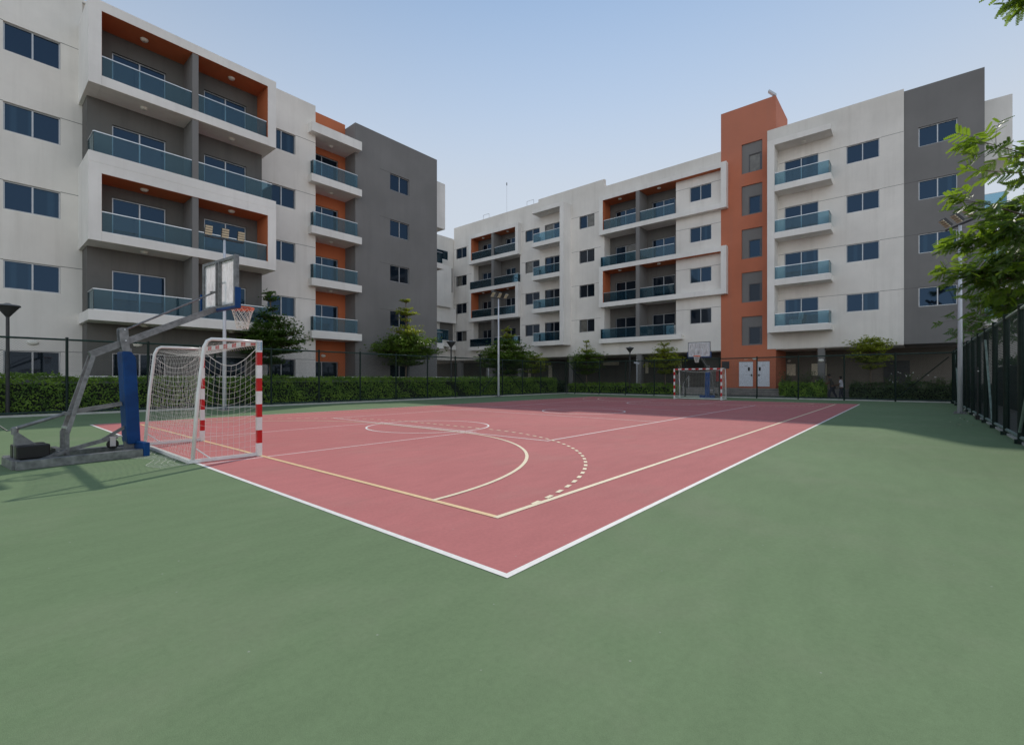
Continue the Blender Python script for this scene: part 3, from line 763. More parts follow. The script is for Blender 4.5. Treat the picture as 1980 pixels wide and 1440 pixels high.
# white double doors with vision slots
for (y0, y1, hy, wy) in ((6.96, 7.93, 7.06, 7.24), (5.84, 6.67, 6.56, 6.50)):
    b = MB(); b.box(XM+0.03, XM+0.07, y0, y1, 0.78, 2.62); d = b.build('service_door', M['doorwhite'], RB)
    b = MB(); b.box(XM+0.018, XM+0.029, wy-0.07 if y0 > 6.9 else wy-0.07, wy+0.07, 1.95, 2.22); b.build('vision_slot', M['black'], d)
    b = MB(); b.box(XM-0.02, XM+0.029, hy-0.05, hy+0.03, 1.55, 1.70); b.tube([(XM-0.03, hy, 1.66), (XM-0.03, hy+(0.12 if y0 > 6.9 else -0.12), 1.66)], 0.012, 6); b.build('door_handle', M['lamppost'], d)
    b = MB(); cy = (y0+y1)/2; 
    for q in range(6): b.box(XM+0.022, XM+0.029, cy-0.12+q*0.04, cy-0.095+q*0.04, 2.33, 2.36)
    b.build('door_lettering', M['lamppost'], d)
    b = MB(); b.box(XM+0.022, XM+0.029, y0, y1, 2.625, 2.655); b.box(XM+0.022, XM+0.10, y1+0.001, y1+0.009, 0.78, 2.655); b.build('door_frame', M['alu'], d)
b = MB(); b.box(XM-0.03, XM-0.006, 8.62, 9.16, 2.14, 2.70); b.build('wall_grille', M['lamppost'], RB)
wall_light(RB, 'x', 6.84, XM-0.004, 2.86, 0.12)
b = MB()
for q in range(5): b.box(XM-0.012, XM-0.006, 7.33+q*0.05, 7.36+q*0.05, 2.80, 2.84)
b.build('sign_lettering', M['beigepanel'], RB)
# grey end and the boxes beyond it
b = MB(); hG = [(-4.18, -2.42, t-1.2, t) for t in TR]
wall(b, 'x', XM-0.004, -5.32, -1.73, 3.53, 19.42, hG); b.box(36.2, 41.5, -5.318, -1.74, 3.54, 19.3)
b.quad((XM-0.004, -5.32, 3.53), (41.5, -5.32, 3.53), (41.5, -5.32, 19.42), (XM-0.004, -5.32, 19.42))
b.build('grey_block_wall', M['grey'], RB)
for t in TR: window(RB, 'x', XM-0.004, -4.18, -2.42, t-1.2, t)
joints(RB, 'x', XM-0.004, [(-5.3, -4.2, t) for t in TR[:3]] + [(-2.40, -1.75, t) for t in TR[:3]])
b = MB(); b.box(37.7, 41.2, -6.62, -5.325, 14.52, 18.15); b.build('end_balcony_box', M['trimwhite'], RB)
for s in (5.0, 8.3, 11.6):
    sl_ = balcony(RB, 'x', -6.65, -5.325, 37.7, 41.2, s-0.42, s); glass_rail(sl_, 'x', [(-6.4, -5.34, 37.8)], s, 0.9, [(-6.4, 37.8, 41.1)])
b = MB(); b.box(41.5, 50, -9, -5.33, 0, 10.5); b.build('rear_wing_wall', M['white'], RB)
# wing that returns at the far left
b = MB(); wall(b, 'y', 40.0, 24, 36.0, 3.55, 18.2, [(34.8, 35.85, 11.7, 14.65)]); b.box(24, 52, 40.16, 52, 3.55, 18.1)
b.build('white_wing_wall', M['white'], RB)
b = MB(); b.box(34.8, 35.85, 40.10, 40.13, 11.7, 14.65); b.box(33.8, 35.85, 39.97, 39.995, 5.3, 8.0); b.build('grey_infill', M['darkgrey'], RB)
b = MB(); b.box(24, 34.75, 39.0, 39.998, 9.7, 14.5); b.box(24, 35.85, 39.4, 39.9, 7.95, 9.69); b.box(24, 34.7, 39.0, 39.96, 5.1, 5.75); b.box(34.71, 35.85, 39.4, 39.96, 4.8, 5.3)
b.build('wing_balcony_box', M['trimwhite'], RB)
sl_ = balcony(RB, 'y', 24, 34.2, 38.9, 38.99, 15.0, 15.1); glass_rail(sl_, 'y', [(28, 34.1, 38.94)], 15.1, 1.0)
sl_ = balcony(RB, 'y', 24, 34.3, 38.9, 38.99, 5.7, 5.8); glass_rail(sl_, 'y', [(28, 34.2, 38.94)], 5.8, 1.2)
# open ground storey: columns, back wall, panels seen in the shade
b = MB()
for (y0, y1, x0) in ((22.93, 23.41, 36.02), (15.87, 16.35, 36.02), (2.45, 2.85, 35.98), (33.62, 34.58, 36.02), (-5.2, -4.6, 36.1), (29.6, 30.0, 36.1), (38.9, 39.5, 36.1)):
    b = MB(); b.box(x0, x0+0.5, y0, y1, 0.66, 3.47); b.build('column', M['grey'], RB)
b = MB(); b.box(41.3, 41.6, 9.5, 52, 0.66, 3.5); b.box(38.0, 38.2, 9.25, 11.2, 0.66, 3.49); b.build('undercroft_wall', M['darkgrey'], RB)
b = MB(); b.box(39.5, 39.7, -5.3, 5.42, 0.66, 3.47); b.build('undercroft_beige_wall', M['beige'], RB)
b = MB()
for (y0, y1, z0, z1) in ((5.35, 4.75, 1.6, 2.5), (3.7, 2.75, 1.6, 2.5)):
    b = MB(); b.box(39.46, 39.495, y0, y1, z0, z1); b.build('pale_panel', M['beigepanel'], RB)
for (y0, y1, z0, z1) in ((29.7, 29.2, 1.3, 2.9), (32.7, 32.3, 1.4, 2.5), (22.6, 20.8, 2.75, 3.15), (17.9, 17.6, 1.9, 3.0), (14.6, 14.3, 2.1, 2.9), (11.9, 11.3, 1.9, 2.6)):
    b = MB(); b.box(41.25, 41.295, y0, y1, z0, z1); b.build('pale_panel', M['beigepanel'], RB)
b = MB(); b.box(39.46, 39.495, -2.0, -0.6, 0.7, 2.6); b.build('back_door', M['lamppost'], RB)
b = MB(); b.box(37.96, 37.998, 9.7, 10.2, 1.15, 2.2); b.build('hose_cabinet', M['hivis'], RB)
b = MB(); b.box(41.2, 41.245, 11.2, 10.7, 1.0, 2.1); b.build('green_notice', M['greensign'], RB)
wall_light(RB, 'x', 2.05+0.6, 35.97, 2.62, 0.14); wall_light(RB, 'x', 5.2, 39.45, 2.75, 0.1); wall_light(RB, 'x', 2.9, 39.45, 2.72, 0.1)
b = MB(); b.lathe((36.6, 5.75, 22.0), [(0.05, 0), (0.05, 0.35)], 8); b.beam((36.6, 5.55, 22.3), (36.5, 6.0, 22.75), 0.35, 0.12); b.build('roof_floodlight', M['alu'], RB)
PODIUM = MB(); PODIUM.box(35.7, 56, -9, 52, -0.02, 0.655)
tag(PODIUM.build('podium_floor', M['step']), kind='structure')
# roof mast and roof hatch rails
rm = thing('roof_antenna', (36.6, 32.0, 19.4), 'thin lightning mast standing on the far white roof', 'antenna')
b = MB(); b.tube([(36.6, 32.0, 19.0), (36.6, 32.0, 22.9)], 0.014, 6); b.build('mast', M['alu'], rm)
b = MB(); b.lathe((36.6, 32.0, 22.7), [(0.0, 0.0), (0.05, 0.05), (0.05, 0.3), (0.0, 0.4)], 8); b.build('air_terminal', M['lamppost'], rm)
for (yy, lb) in ((35.3, 'small roof rail hoop left of the mast on the white roof'), (28.9, 'small roof rail hoop right of the mast on the white roof')):
    r_ = MB(); r_.tube([(36.3, yy, 19.3), (36.3, yy, 20.1), (36.3, yy-0.9, 20.1), (36.3, yy-0.9, 19.3)], 0.025, 6)
    tag(r_.build('roof_rail', M['alu']), lb, 'rail', 'roof rails')
# entrance steps
st = MB()
for i in range(4):
    st.box(34.45+0.3*i, 35.72, 4.6, 11.9, -0.02 if i == 0 else 0.155*i+0.003, 0.155*(i+1))
no = MB()
for i in range(4): no.box(34.44+0.3*i, 34.5+0.3*i, 4.62, 11.88, 0.155*(i+1)-0.03, 0.155*(i+1)+0.004)
ST = thing('entrance_steps', (35, 8, 0), 'wide stone steps rising to the white doors of the orange tower', 'steps')
st.build('stair', M['step'], ST); no.build('nosing', M['nosing'], ST)
HRL = thing('stair_handrail', (35.0, 11.5, 0), 'slim steel handrail on the left side of the entrance steps', 'handrail')
b = MB(); b.tube([(34.4, 11.6, 0.05), (34.4, 11.6, 0.95), (35.6, 11.6, 1.6), (35.6, 11.6, 0.6)], 0.022, 8); b.build('rail_tube', M['rail'], HRL)

# things standing on balconies
AC = thing('air_conditioner', (36.45, 13.2, 5.0), 'white outdoor cooling unit on the lowest balcony left of the orange tower', 'air conditioner')
b = MB(); b.box(36.25, 36.6, 12.9, 13.75, 5.0, 5.85); b.build('casing', M['ac'], AC, bevel=0.02)
b = MB(); b.tube([(36.242, 13.2+0.24*math.cos(6.283*q/20), 5.42+0.24*math.sin(6.283*q/20)) for q in range(20)], 0.012, 5, close=True)
for q in range(5): b.box(36.235, 36.248, 12.97, 13.43, 5.26+q*0.08, 5.27+q*0.08)
b.build('fan_grille', M['lamppost'], AC)
AR = thing('armchair', (35.4, 4.1, 5.05), 'pale armchair on the lowest balcony right of the orange tower', 'armchair')
b = MB(); b.box(35.1, 35.7, 3.75, 4.45, 5.15, 5.48); b.build('seat', M['ac'], AR, bevel=0.05)
b = MB(); b.prism([(3.70, 5.48), (3.62, 5.95), (3.80, 5.98), (3.92, 5.48)], 'x', 35.1, 35.7); b.build('backrest', M['ac'], AR, bevel=0.03)
for yy in (3.8, 4.4):
    for xx in (35.15, 35.65):
        b = MB(); b.box(xx-0.02, xx+0.02, yy-0.02, yy+0.02, 5.05, 5.15); b.build('leg', M['lamppost'], AR)
# ------------------------------------------------------------------ low white planter wall on the left
PW = thing('planter_wall', (5, 25.0, 0), 'low rendered garden wall with white coping behind the left hedge', 'wall')
b = MB(); b.box(-14, 33, 24.75, 24.9, 0, 1.42); b.build('wall_face', M['grey'], PW)
b = MB(); b.box(-14, 33, 24.70, 24.95, 1.422, 1.49); b.build('coping', M['trimwhite'], PW)

# ------------------------------------------------------------------ chain link fences
FH = 2.86
def wires(b, axis, c, u0, u1, z0, z1, pitch, r):
    """two families of straight diagonal wires clipped to the panel"""
    H = z1-z0; n = int((u1-u0+H)/pitch)+1
    for fam in (0, 1):
        for i in range(n):
            s = u0 - H + i*pitch
            a0, a1 = max(s, u0), min(s+H, u1)
            if a1-a0 < 0.02: continue
            if fam == 0: p0, p1 = (a0, z0+(a0-s)), (a1, z0+(a1-s))
            else: p0, p1 = (a0, z1-(a0-s)), (a1, z1-(a1-s))
            d = 0.004 if fam else -0.004
            A = (p0[0], c+d, p0[1]) if axis == 'y' else (c+d, p0[0], p0[1])
            B = (p1[0], c+d, p1[1]) if axis == 'y' else (c+d, p1[0], p1[1])
            b.tube([A, B], r, 3, caps=False)
def fence(label, axis, c, u0, u1, posts, braces, railmat='fencerail', pr=0.045, botmat=None, group='chain link fences round the court'):
    loc = ((u0+u1)/2, c, 0) if axis == 'y' else (c, (u0+u1)/2, 0)
    F = thing('chain_link_fence', loc, label, 'fence', group)
    def P(u, z, d=0): return (u, c+d, z) if axis == 'y' else (c+d, u, z)
    for p in posts:
        b = MB(); b.tube([P(p, 0.0), P(p, FH+0.02)], pr, 10); b.lathe((*P(p, 0)[:2], FH+0.02), [(pr+0.006, 0), (pr+0.006, 0.03), (0.0, 0.05)], 10)
        b.lathe((*P(p, 0)[:2], 0.0), [(pr+0.05, 0.0), (pr+0.05, 0.085), (pr, 0.09)], 10)
        b.build('post', M['fence'], F, smooth=False)
    sp = sorted(posts)
    b = MB()
    for a, q in zip(sp[:-1], sp[1:]): b.tube([P(a+pr+0.004, FH-0.03), P(q-pr-0.004, FH-0.03)], 0.036, 8)
    b.build('top_rail', M[railmat], F)
    b = MB()
    for a, q in zip(sp[:-1], sp[1:]): b.tube([P(a+pr+0.004, 0.13), P(q-pr-0.004, 0.13)], 0.038, 8)
    b.build('bottom_rail', M[botmat or railmat], F)
    for (a0, z0, a1, z1, mt) in braces:
        b = MB(); b.tube([P(a0, z0, 0.03), P(a1, z1, 0.03)], 0.026, 8); b.build('brace', M[mt], F)
    b = MB(); wires(b, axis, c-0.03 if axis == 'y' and c > 0 else c-0.03, u0, u1, 0.14, FH-0.04, 0.085, 0.0024)
    for zz in (0.6, 1.1, 1.65, 2.2): b.tube([P(u0, zz, -0.02), P(u1, zz, -0.02)], 0.002, 3, caps=False)
    b.build('wire_mesh', M['wire'], F, fixn=False)
    return F
lp = [0.08 + 2.47*i for i in range(-4, 14)]
lp[-1] = 33.5
fence('dark green chain link fence along the left side in front of the long hedge', 'y', 22.12, lp[0], 33.5, lp,
      [(7.6, 0.25, 5.2, 2.5, 'fencerail'), (24.9, 2.5, 22.4, 0.3, 'fencerail'), (24.9, 2.5, 27.2, 0.3, 'fence'), (31.2, 2.6, 33.4, 0.3, 'fencerail')])
fp = [-3.87 + 2.5*i for i in range(11)] + [22.02]
fence('dark green chain link fence across the far end below the white block', 'x', 33.6, -3.87, 22.0, fp,
      [(-1.5, 0.3, -3.7, 2.6, 'fence'), (19.6, 0.3, 21.8, 2.6, 'fence')])
rp = [11.95 + 2.06*i for i in range(-3, 11)] + [33.5]
fence('dark green chain link fence running down the right side seen at a sharp angle', 'y', -3.87, rp[0], 33.5, rp,
      [(18.0, 2.55, 16.35, 0.2, 'fencelight'), (11.9, 0.25, 9.9, 2.3, 'fencelight'), (31.0, 2.6, 29.2, 0.3, 'fencelight')], 'fencelight', 0.06, 'fencelight')
g_ = thing('gate_latch', (19.35, -3.8, 0), 'black drop bolt hanging on the right fence gate', 'latch')
b = MB(); b.tube([(19.35, -3.78, 0.12), (19.35, -3.78, 1.75)], 0.012, 6); b.build('bolt_rod', M['lamppost'], g_)
b = MB(); b.box(19.28, 19.42, -3.82, -3.72, 0.02, 0.16); b.build('bolt_foot', M['black'], g_)
b = MB(); b.box(19.27, 19.43, -3.80, -3.77, 1.60, 1.63); b.build('pull_handle', M['rail'], g_)

# ------------------------------------------------------------------ floodlight poles
def flood_pole(label, x, y, aim, tilt=0.70):
    P_ = thing('floodlight_pole', (x, y, 0), label, 'floodlight', 'floodlight poles')
    b = MB(); b.tube([(0,0,0.02), (0,0,7.35)], [0.085, 0.05], 12); b.build('pole', M['polewhite'], P_, smooth=True, local=True)
    b = MB(); b.box(-0.2, 0.2, -0.2, 0.2, 0.0, 0.03); 
    for sx in (-1, 1):
        for sy in (-1, 1): b.lathe((sx*0.14, sy*0.14, 0.03), [(0.025, 0), (0.025, 0.05), (0.0, 0.055)], 6)
    for t in (0, 90): b.beam((-0.17 if t == 0 else 0, 0 if t == 0 else -0.17, 0.05), (0.17 if t == 0 else 0, 0 if t == 0 else 0.17, 0.05), 0.012, 0.10)
    b.build('base_plate', M['galv'], P_, local=True)
    ax = Vector((math.cos(aim), math.sin(aim), 0)); rt = Vector((-ax.y, ax.x, 0))
    b = MB(); b.beam(tuple(-rt*0.75 + Vector((0,0,7.38))), tuple(rt*0.75 + Vector((0,0,7.38))), 0.06); b.build('cross_arm', M['lamppost'], P_, local=True)
    for s in (-0.62, 0, 0.62):
        c = rt*s + Vector((0,0,7.62)) + ax*0.12
        dn = (ax*0.72 - Vector((0,0,tilt))).normalized(); up = rt.cross(dn)*-1
        if up.z < 0: up = -up
        b = MB(); b.beam(tuple(c - dn*0.10), tuple(c), 0.27, 0.40, up=tuple(up)); lm = b.build('lamp_housing', M['lamppost'], P_, local=True)
        for q in range(4):
            cc = c + up*(-0.15+0.10*q) + dn*0.004
            b = MB(); b.beam(tuple(cc), tuple(cc + dn*0.03), 0.26, 0.075, up=tuple(up)); b.build('led_module', M['led'], lm, local=True)
    return P_
flood_pole('white floodlight pole behind the near red and white goal', 4.88, 20.5, R(-92), 0.22)
flood_pole('white floodlight pole by the far left fence in front of the bushy tree', 23.7, 21.55, R(-100))
flood_pole('white floodlight pole beside the right fence with its lamps among leaves', 22.85, -3.55, R(120))

# ------------------------------------------------------------------ garden lamps
def garden_lamp(label, x, y, h=4.1, z0=0.0):
    g = thing('garden_lamp', (x, y, z0), label, 'lamp post', 'dark garden lamp posts')
    b = MB(); b.tube([(0,0,0), (0,0,h-0.5)], [0.06, 0.05], 10); b.build('post', M['lamppost'], g, local=True)
    b = MB(); b.lathe((0,0,h-0.52), [(0.05, 0), (0.06, 0.02), (0.30, 0.36), (0.34, 0.385), (0.34, 0.41)], 24); b.build('lamp_shade', M['lamppost'], g, local=True, smooth=False)
    b = MB(); b.lathe((0,0,h-0.11), [(0.34, 0), (0.32, 0.03), (0.12, 0.06), (0.05, 0.10), (0.0, 0.10)], 24); b.build('lamp_lid', M['galv'], g, local=True)
    return g
garden_lamp('dark funnel shaped lamp post at the left edge in front of the white wall', -1.42, 22.7)
garden_lamp('dark funnel shaped lamp post beside the end of the grey block', 20.2, 22.95)
garden_lamp('dark funnel shaped lamp post left of the far bushy tree', 33.9, 33.4)
garden_lamp('dark funnel shaped lamp post before the far undercroft between two small trees', 34.5, 16.2)
for (x, y, lb) in ((34.9, 15.75, 'thin white camera pole beside the undercroft column'), (34.6, 32.9, 'thin white camera pole at the far left undercroft')):
    g = thing('camera_pole', (x, y, 0.0), lb, 'camera pole', 'camera poles')
    b = MB(); b.tube([(0,0,0), (0,0,3.0)], 0.035, 8); b.build('pole', M['polewhite'], g, local=True)
    b = MB(); b.beam((0,0.25,2.75), (0,-0.2,2.65), 0.12, 0.10); b.build('camera_head', M['polewhite'], g, local=True)

# ------------------------------------------------------------------ goals
def build_goal(loc, rz, label):
    """local frame: mouth faces +x, posts at y=-1.52 and +1.52"""
    g = thing('handball_goal', loc, label, 'goal', 'handball goals', rz)
    W, H, S = 1.52, 2.0, 0.08; st_ = 0.2285
    for sy in (-1, 1):
        b = MB()
        for i in range(9):
            b.cur = i % 2
            z0, z1 = i*st_, min((i+1)*st_, H+0.04)
            if i == 8: z1 = H+0.04
            b.box(-S/2, S/2, sy*W-S/2, sy*W+S/2, z0+(0.0 if i == 0 else 0.0005), z1)
        p_ = b.build('goal_post', [M['white_paint'], M['red_paint']], g, local=True)
        if sy == -1:
            s_ = MB(); s_.box(-S/2-0.0, S/2, -W-S/2-0.002, -W-S/2-0.0005, 1.85, 2.02); 
            # shopworn maker sticker on the outer face
            k = s_.build('sticker', M['stickw'], p_, local=True)
            s2 = MB(); s2.box(0.012, 0.030, -W-S/2-0.0035, -W-S/2-0.0022, 1.86, 2.01); s2.box(-0.036, -0.028, -W-S/2-0.0035, -W-S/2-0.0022, 1.86, 2.01)
            s2.build('sticker_stripe', M['sticker'], p_, local=True)
            s3 = MB()
            for q in range(5):
                zq = 1.872+q*0.028
                s3.box(-0.018, 0.006, -W-S/2-0.0035, -W-S/2-0.0022, zq, zq+0.006); s3.box(-0.018, -0.012, -W-S/2-0.0035, -W-S/2-0.0022, zq+0.0065, zq+0.018)
            s3.build('sticker_lettering', M['stickerd'], p_, local=True)
    b = MB(); nb = 13; y0 = -W+S/2+0.0005; L = 2*W-S-0.001
    for i in range(nb):
        b.cur = (i+1) % 2
        b.box(-S/2, S/2, y0+L*i/nb+0.0002, y0+L*(i+1)/nb-0.0002, H-0.04, H+0.04)
    b.build('crossbar', [M['white_paint'], M['red_paint']], g, local=True)
    dep = 1.04
    for sy in (-1, 1):
        y = sy*W; b = MB()
        pts = [(-S/2, y, H+0.01), (-0.45, y, H+0.02), (-0.74, y, H+0.015), (-0.80, y, H-0.02), (-0.845, y, H-0.12), (-0.86, y, H-0.25), (-0.93, y, 1.1), (-1.00, y, 0.06)]
        b.tube(pts, 0.028, 10); b.build('side_frame', M['white_paint'], g, smooth=True, local=True)
        b = MB(); b.beam((-S/2-0.001, y, 0.035), (-dep, y, 0.035), 0.05, 0.05); b.build('ground_bar', M['white_paint'], g, local=True)
        b = MB(); b.tube([(-0.99, y, 0.26), (-0.76, y, 0.06)], 0.012, 6); b.build('corner_stay', M['white_paint'], g, local=True)
    b = MB(); b.beam((-dep, -W-0.024, 0.032), (-dep, W+0.024, 0.032), 0.05, 0.05); b.build('rear_bar', M['white_paint'], g, local=True)
    # net
    b = MB(); r = 0.0020; rn = random.Random(11)
    # back + top sheet: parameter v runs from crossbar to rear ground bar, u along width
    def prof(v):
        # polyline in (x,z)
        P_ = [(-0.04, H-0.05), (-0.40, H-0.02), (-0.78, H-0.06), (-0.86, H-0.28), (-0.93, 1.1), (-1.0, 0.10)]
        L_ = [0]
        for i in range(1, len(P_)): L_.append(L_[-1] + math.dist(P_[i-1], P_[i]))
        t = v*L_[-1]
        for i in range(1, len(P_)):
            if t <= L_[i] + 1e-9:
                f = (t-L_[i-1])/(L_[i]-L_[i-1]); return (P_[i-1][0]+(P_[i][0]-P_[i-1][0])*f, P_[i-1][1]+(P_[i][1]-P_[i-1][1])*f)
        return P_[-1]
    def sag(u, v):
        x, zz = prof(v); q = 4*u*(1-u)
        top = max(0, 1-v/0.28); mid = math.sin(math.pi*min(1, max(0, (v-0.15)/0.85)))
        return (x + q*0.10*mid - (0.02*rn.random()), -W + 2*W*u, zz - q*(0.16*math.sin(math.pi*min(1, v/0.33)) if v < 0.33 else 0) - 0.10*q*mid)
    nu, nv = 30, 32
    G_ = [[sag(i/nu, j/nv) for j in range(nv+1)] for i in range(nu+1)]
    for i in range(nu+1): b.tube([G_[i][j] for j in range(nv+1)], r, 3, caps=False)
    for j in range(0, nv+1): b.tube([G_[i][j] for i in range(nu+1)], r, 3, caps=False)
    # side sheets, top edge hanging loose
    for sy in (-1, 1):
        y = sy*W; cols_ = 11; rows = 16
        def sp_(a, c):   # a 0..1 from post to rear, c 0..1 from bottom to top
            xr = -0.05 - a*(0.86 + 0.12*(1-c))
            tz = (H-0.12) - 0.30*math.sin(math.pi*a)
            return (xr, y - sy*0.05*math.sin(math.pi*a)*math.sin(math.pi*c)+rn.uniform(-.004, .004), 0.07 + c*(tz-0.07) + rn.uniform(-.004, .004))
        g2 = [[sp_(i/cols_, j/rows) for j in range(rows+1)] for i in range(cols_+1)]
        for i in range(cols_+1): b.tube(g2[i], r, 3, caps=False)
        for j in range(rows+1): b.tube([g2[i][j] for i in range(cols_+1)], r if j < rows else 0.006, 3, caps=False)
    # lashings round the crossbar and rear bar
    for i in range(26):
        y = -W+0.1 + i*(2*W-0.2)/25
        b.tube([(0.045, y, H+0.045), (-0.045, y+0.03, H+0.045), (-0.045, y+0.04, H-0.045), (0.0, y+0.06, H-0.10)], 0.003, 3, caps=False)
    for i in range(40):
        y = -W+0.05 + i*(2*W-0.1)/39
        b.tube([(-dep-0.03, y, 0.005), (-dep-0.03, y+0.01, 0.065), (-dep+0.03, y+0.03, 0.065), (-dep+0.03, y+0.035, 0.005)], 0.004, 3, caps=False)
    b.build('net', M['net'], g, local=True, fixn=False)
    # loose net lying on the ground behind
    b = MB()
    for j in range(5):
        b.tube([(-dep-0.05-0.09*j+0.03*rn.random()-0.1*math.sin(i*0.6), -W-0.05+i*0.12, 0.004+0.003*rn.random()) for i in range(26)], r, 3, caps=False)
    for i in range(26):
        b.tube([(-dep-0.05-0.09*j-0.1*math.sin(i*0.6), -W-0.05+i*0.12+0.03*math.sin(j*1.3+i), 0.004) for j in range(5)], r, 3, caps=False)
    b.build('trailing_net', M['net'], g, local=True, fixn=False)
    return g
build_goal((0.95, 8.18, 0), 0, 'nearer red and white striped goal with net on the left')
dup_goal = [o for o in bpy.data.objects if o.name == 'handball_goal'][0]
dup(dup_goal, (28.98, 8.66, 0), math.pi, 'farther red and white striped goal at the far end below the orange tower', 'handball goals')

# ------------------------------------------------------------------ basketball stands (local: base starts at x=0, hoop toward +x)
def build_stand(loc, rz, label):
    g = thing('basketball_stand', loc, label, 'basketball stand', 'portable basketball stands', rz)
    def B(name, fn, mat, parent=None, bevel=0, smooth=False):
        b = MB(); fn(b); return b.build(name, M[mat], parent or g, local=True, bevel=bevel, smooth=smooth)
    B('base_beam', lambda b: b.box(-0.02, 1.52, -0.50, -0.36, 0.0, 0.135), 'galv', bevel=0.006)
    B('base_beam', lambda b: b.box(-0.02, 1.52, 0.36, 0.50, 0.0, 0.135), 'galv', bevel=0.006)
    for q in ((-0.05, 0.05, 0.0, 0.13), (0.45, 0.50, 0.03, 0.09), (1.36, 1.51, 0.02, 0.12)): B('base_crosspiece', lambda b: b.box(q[0], q[1], -0.359, 0.359, q[2], q[3]), 'galv')
    B('front_buffer', lambda b: b.box(1.525, 1.62, -0.50, 0.50, 0.0, 0.24), 'pad', bevel=0.01)
    B('diagonal_strut', lambda b: (b.beam((0.15, -0.33, 0.06), (0.60, -0.20, 0.20), 0.05), b.beam((0.15, 0.33, 0.06), (0.60, 0.20, 0.20), 0.05), b.beam((0.60, 0, 0.17), (1.30, 0, 0.34), 0.06, 0.06), b.beam((0.50, -0.20, 0.23), (0.50, 0.20, 0.23), 0.08, 0.03)), 'galv')
    # counterweight
    B('counterweight_plate', lambda b: b.prism([(0.03, 0.10), (0.03, 0.53), (0.07, 0.53), (0.29, 0.31), (0.33, 0.10)], 'y', -0.05, 0.05), 'galv')
    B('counterweight', lambda b: b.box(0.02, 0.40, -0.22, -0.055, 0.12, 0.335), 'black', bevel=0.02)
    B('counterweight', lambda b: b.box(0.02, 0.40, 0.055, 0.22, 0.12, 0.335), 'black', bevel=0.02)
    # uprights and linkage
    for sy in (-1, 1):
        B('upright_leg', lambda b: (b.beam((0.61, sy*0.14, 0.10), (0.61, sy*0.14, 0.50), 0.05), ), 'galv')
        B('rear_lever', lambda b: b.beam((0.61, sy*0.14, 0.46), (0.955, sy*0.09, 1.76), 0.038, 0.055, up=(1, 0, 0)), 'galv')
    B('lever_spacer', lambda b: b.beam((0.62, -0.14, 0.56), (0.62, 0.14, 0.56), 0.035), 'rail')
    B('lift_screw', lambda b: (b.tube([(0.04, 0, 0.59), (0.66, 0, 0.80)], 0.028, 10), b.beam((0.64, -0.09, 0.79), (0.64, 0.09, 0.79), 0.09, 0.05), b.beam((0.66, 0, 0.805), (1.36, 0, 0.92), 0.055, 0.07)), 'galv')
    B('crank', lambda b: (b.lathe((0.04, 0, 0.50), [(0.04, 0), (0.045, 0.10), (0.02, 0.12)], 10), b.tube([(0.04, 0, 0.59), (-0.04, 0.0, 0.56), (-0.16, -0.05, 0.68), (-0.22, -0.05, 0.69)], 0.010, 6)), 'galv')
    B('front_lever', lambda b: (b.tube([(1.08, 0.02, 0.30), (1.40, 0.02, 0.50)], 0.018, 8), b.beam((1.10, -0.03, 0.31), (1.42, -0.03, 0.52), 0.03, 0.05)), 'galv')
    B('mast', lambda b: (b.beam((1.48, 0, 0.10), (1.42, 0, 1.90), 0.12, 0.14, up=(1, 0, 0)), b.prism([(1.355, 1.85), (1.32, 2.0), (1.31, 2.24), (1.335, 2.27), (1.415, 2.27), (1.435, 2.24), (1.465, 1.85)], 'y', -0.075, -0.062), b.prism([(1.355, 1.85), (1.32, 2.0), (1.31, 2.24), (1.335, 2.27), (1.415, 2.27), (1.435, 2.24), (1.465, 1.85)], 'y', 0.062, 0.075)), 'galv')
    B('bolt', lambda b: [b.tube([(x, -0.085, zz), (x, 0.085, zz)], 0.012, 8) for x, zz in ((1.385, 2.235), (1.40, 2.04))], 'rail')
    B('mast_pad', lambda b: b.prism([(1.40, 0.26), (1.33, 1.82), (1.34, 1.845), (1.46, 1.845), (1.53, 1.74), (1.60, 0.20), (1.42, 0.20)], 'y', -0.15, 0.13), 'pad', bevel=0.015)
    # parallelogram arms
    B('main_arm', lambda b: b.beam((0.93, 0, 1.77), (2.90, 0, 2.79), 0.09, 0.11), 'galv')
    B('upper_rod', lambda b: (b.tube([(1.40, 0, 2.23), (2.86, -0.02, 3.12)], 0.018, 8), b.beam((2.80, -0.02, 3.12), (2.95, -0.02, 3.14), 0.04)), 'galv')
    # board
    x0, y0, y1, z0, z1 = 2.93, -0.80, 0.66, 2.80, 3.80; t = 0.055; ym = (y0+y1)/2
    def fr(b):
        b.box(x0, x0+0.05, y0, y1, z1-t, z1); b.box(x0, x0+0.05, y0, y1, z0, z0+t)
        b.box(x0-0.03, x0+0.055, y0-0.001, y0+t, z0+0.001, z1+0.001); b.box(x0-0.001, x0+0.051, y1-t, y1+0.001, z0+0.001, z1-0.001)
        b.box(x0-0.03, x0+0.03, ym-0.075, ym-0.045, z0+t, z1-t); b.box(x0-0.03, x0+0.03, ym+0.045, ym+0.075, z0+t, z1-t)
    bd = B('backboard', fr, 'galv')
    B('clear_sheet', lambda b: b.box(x0+0.032, x0+0.044, y0+t, y1-t, z0+t, z1-t), 'acrylic', bd)
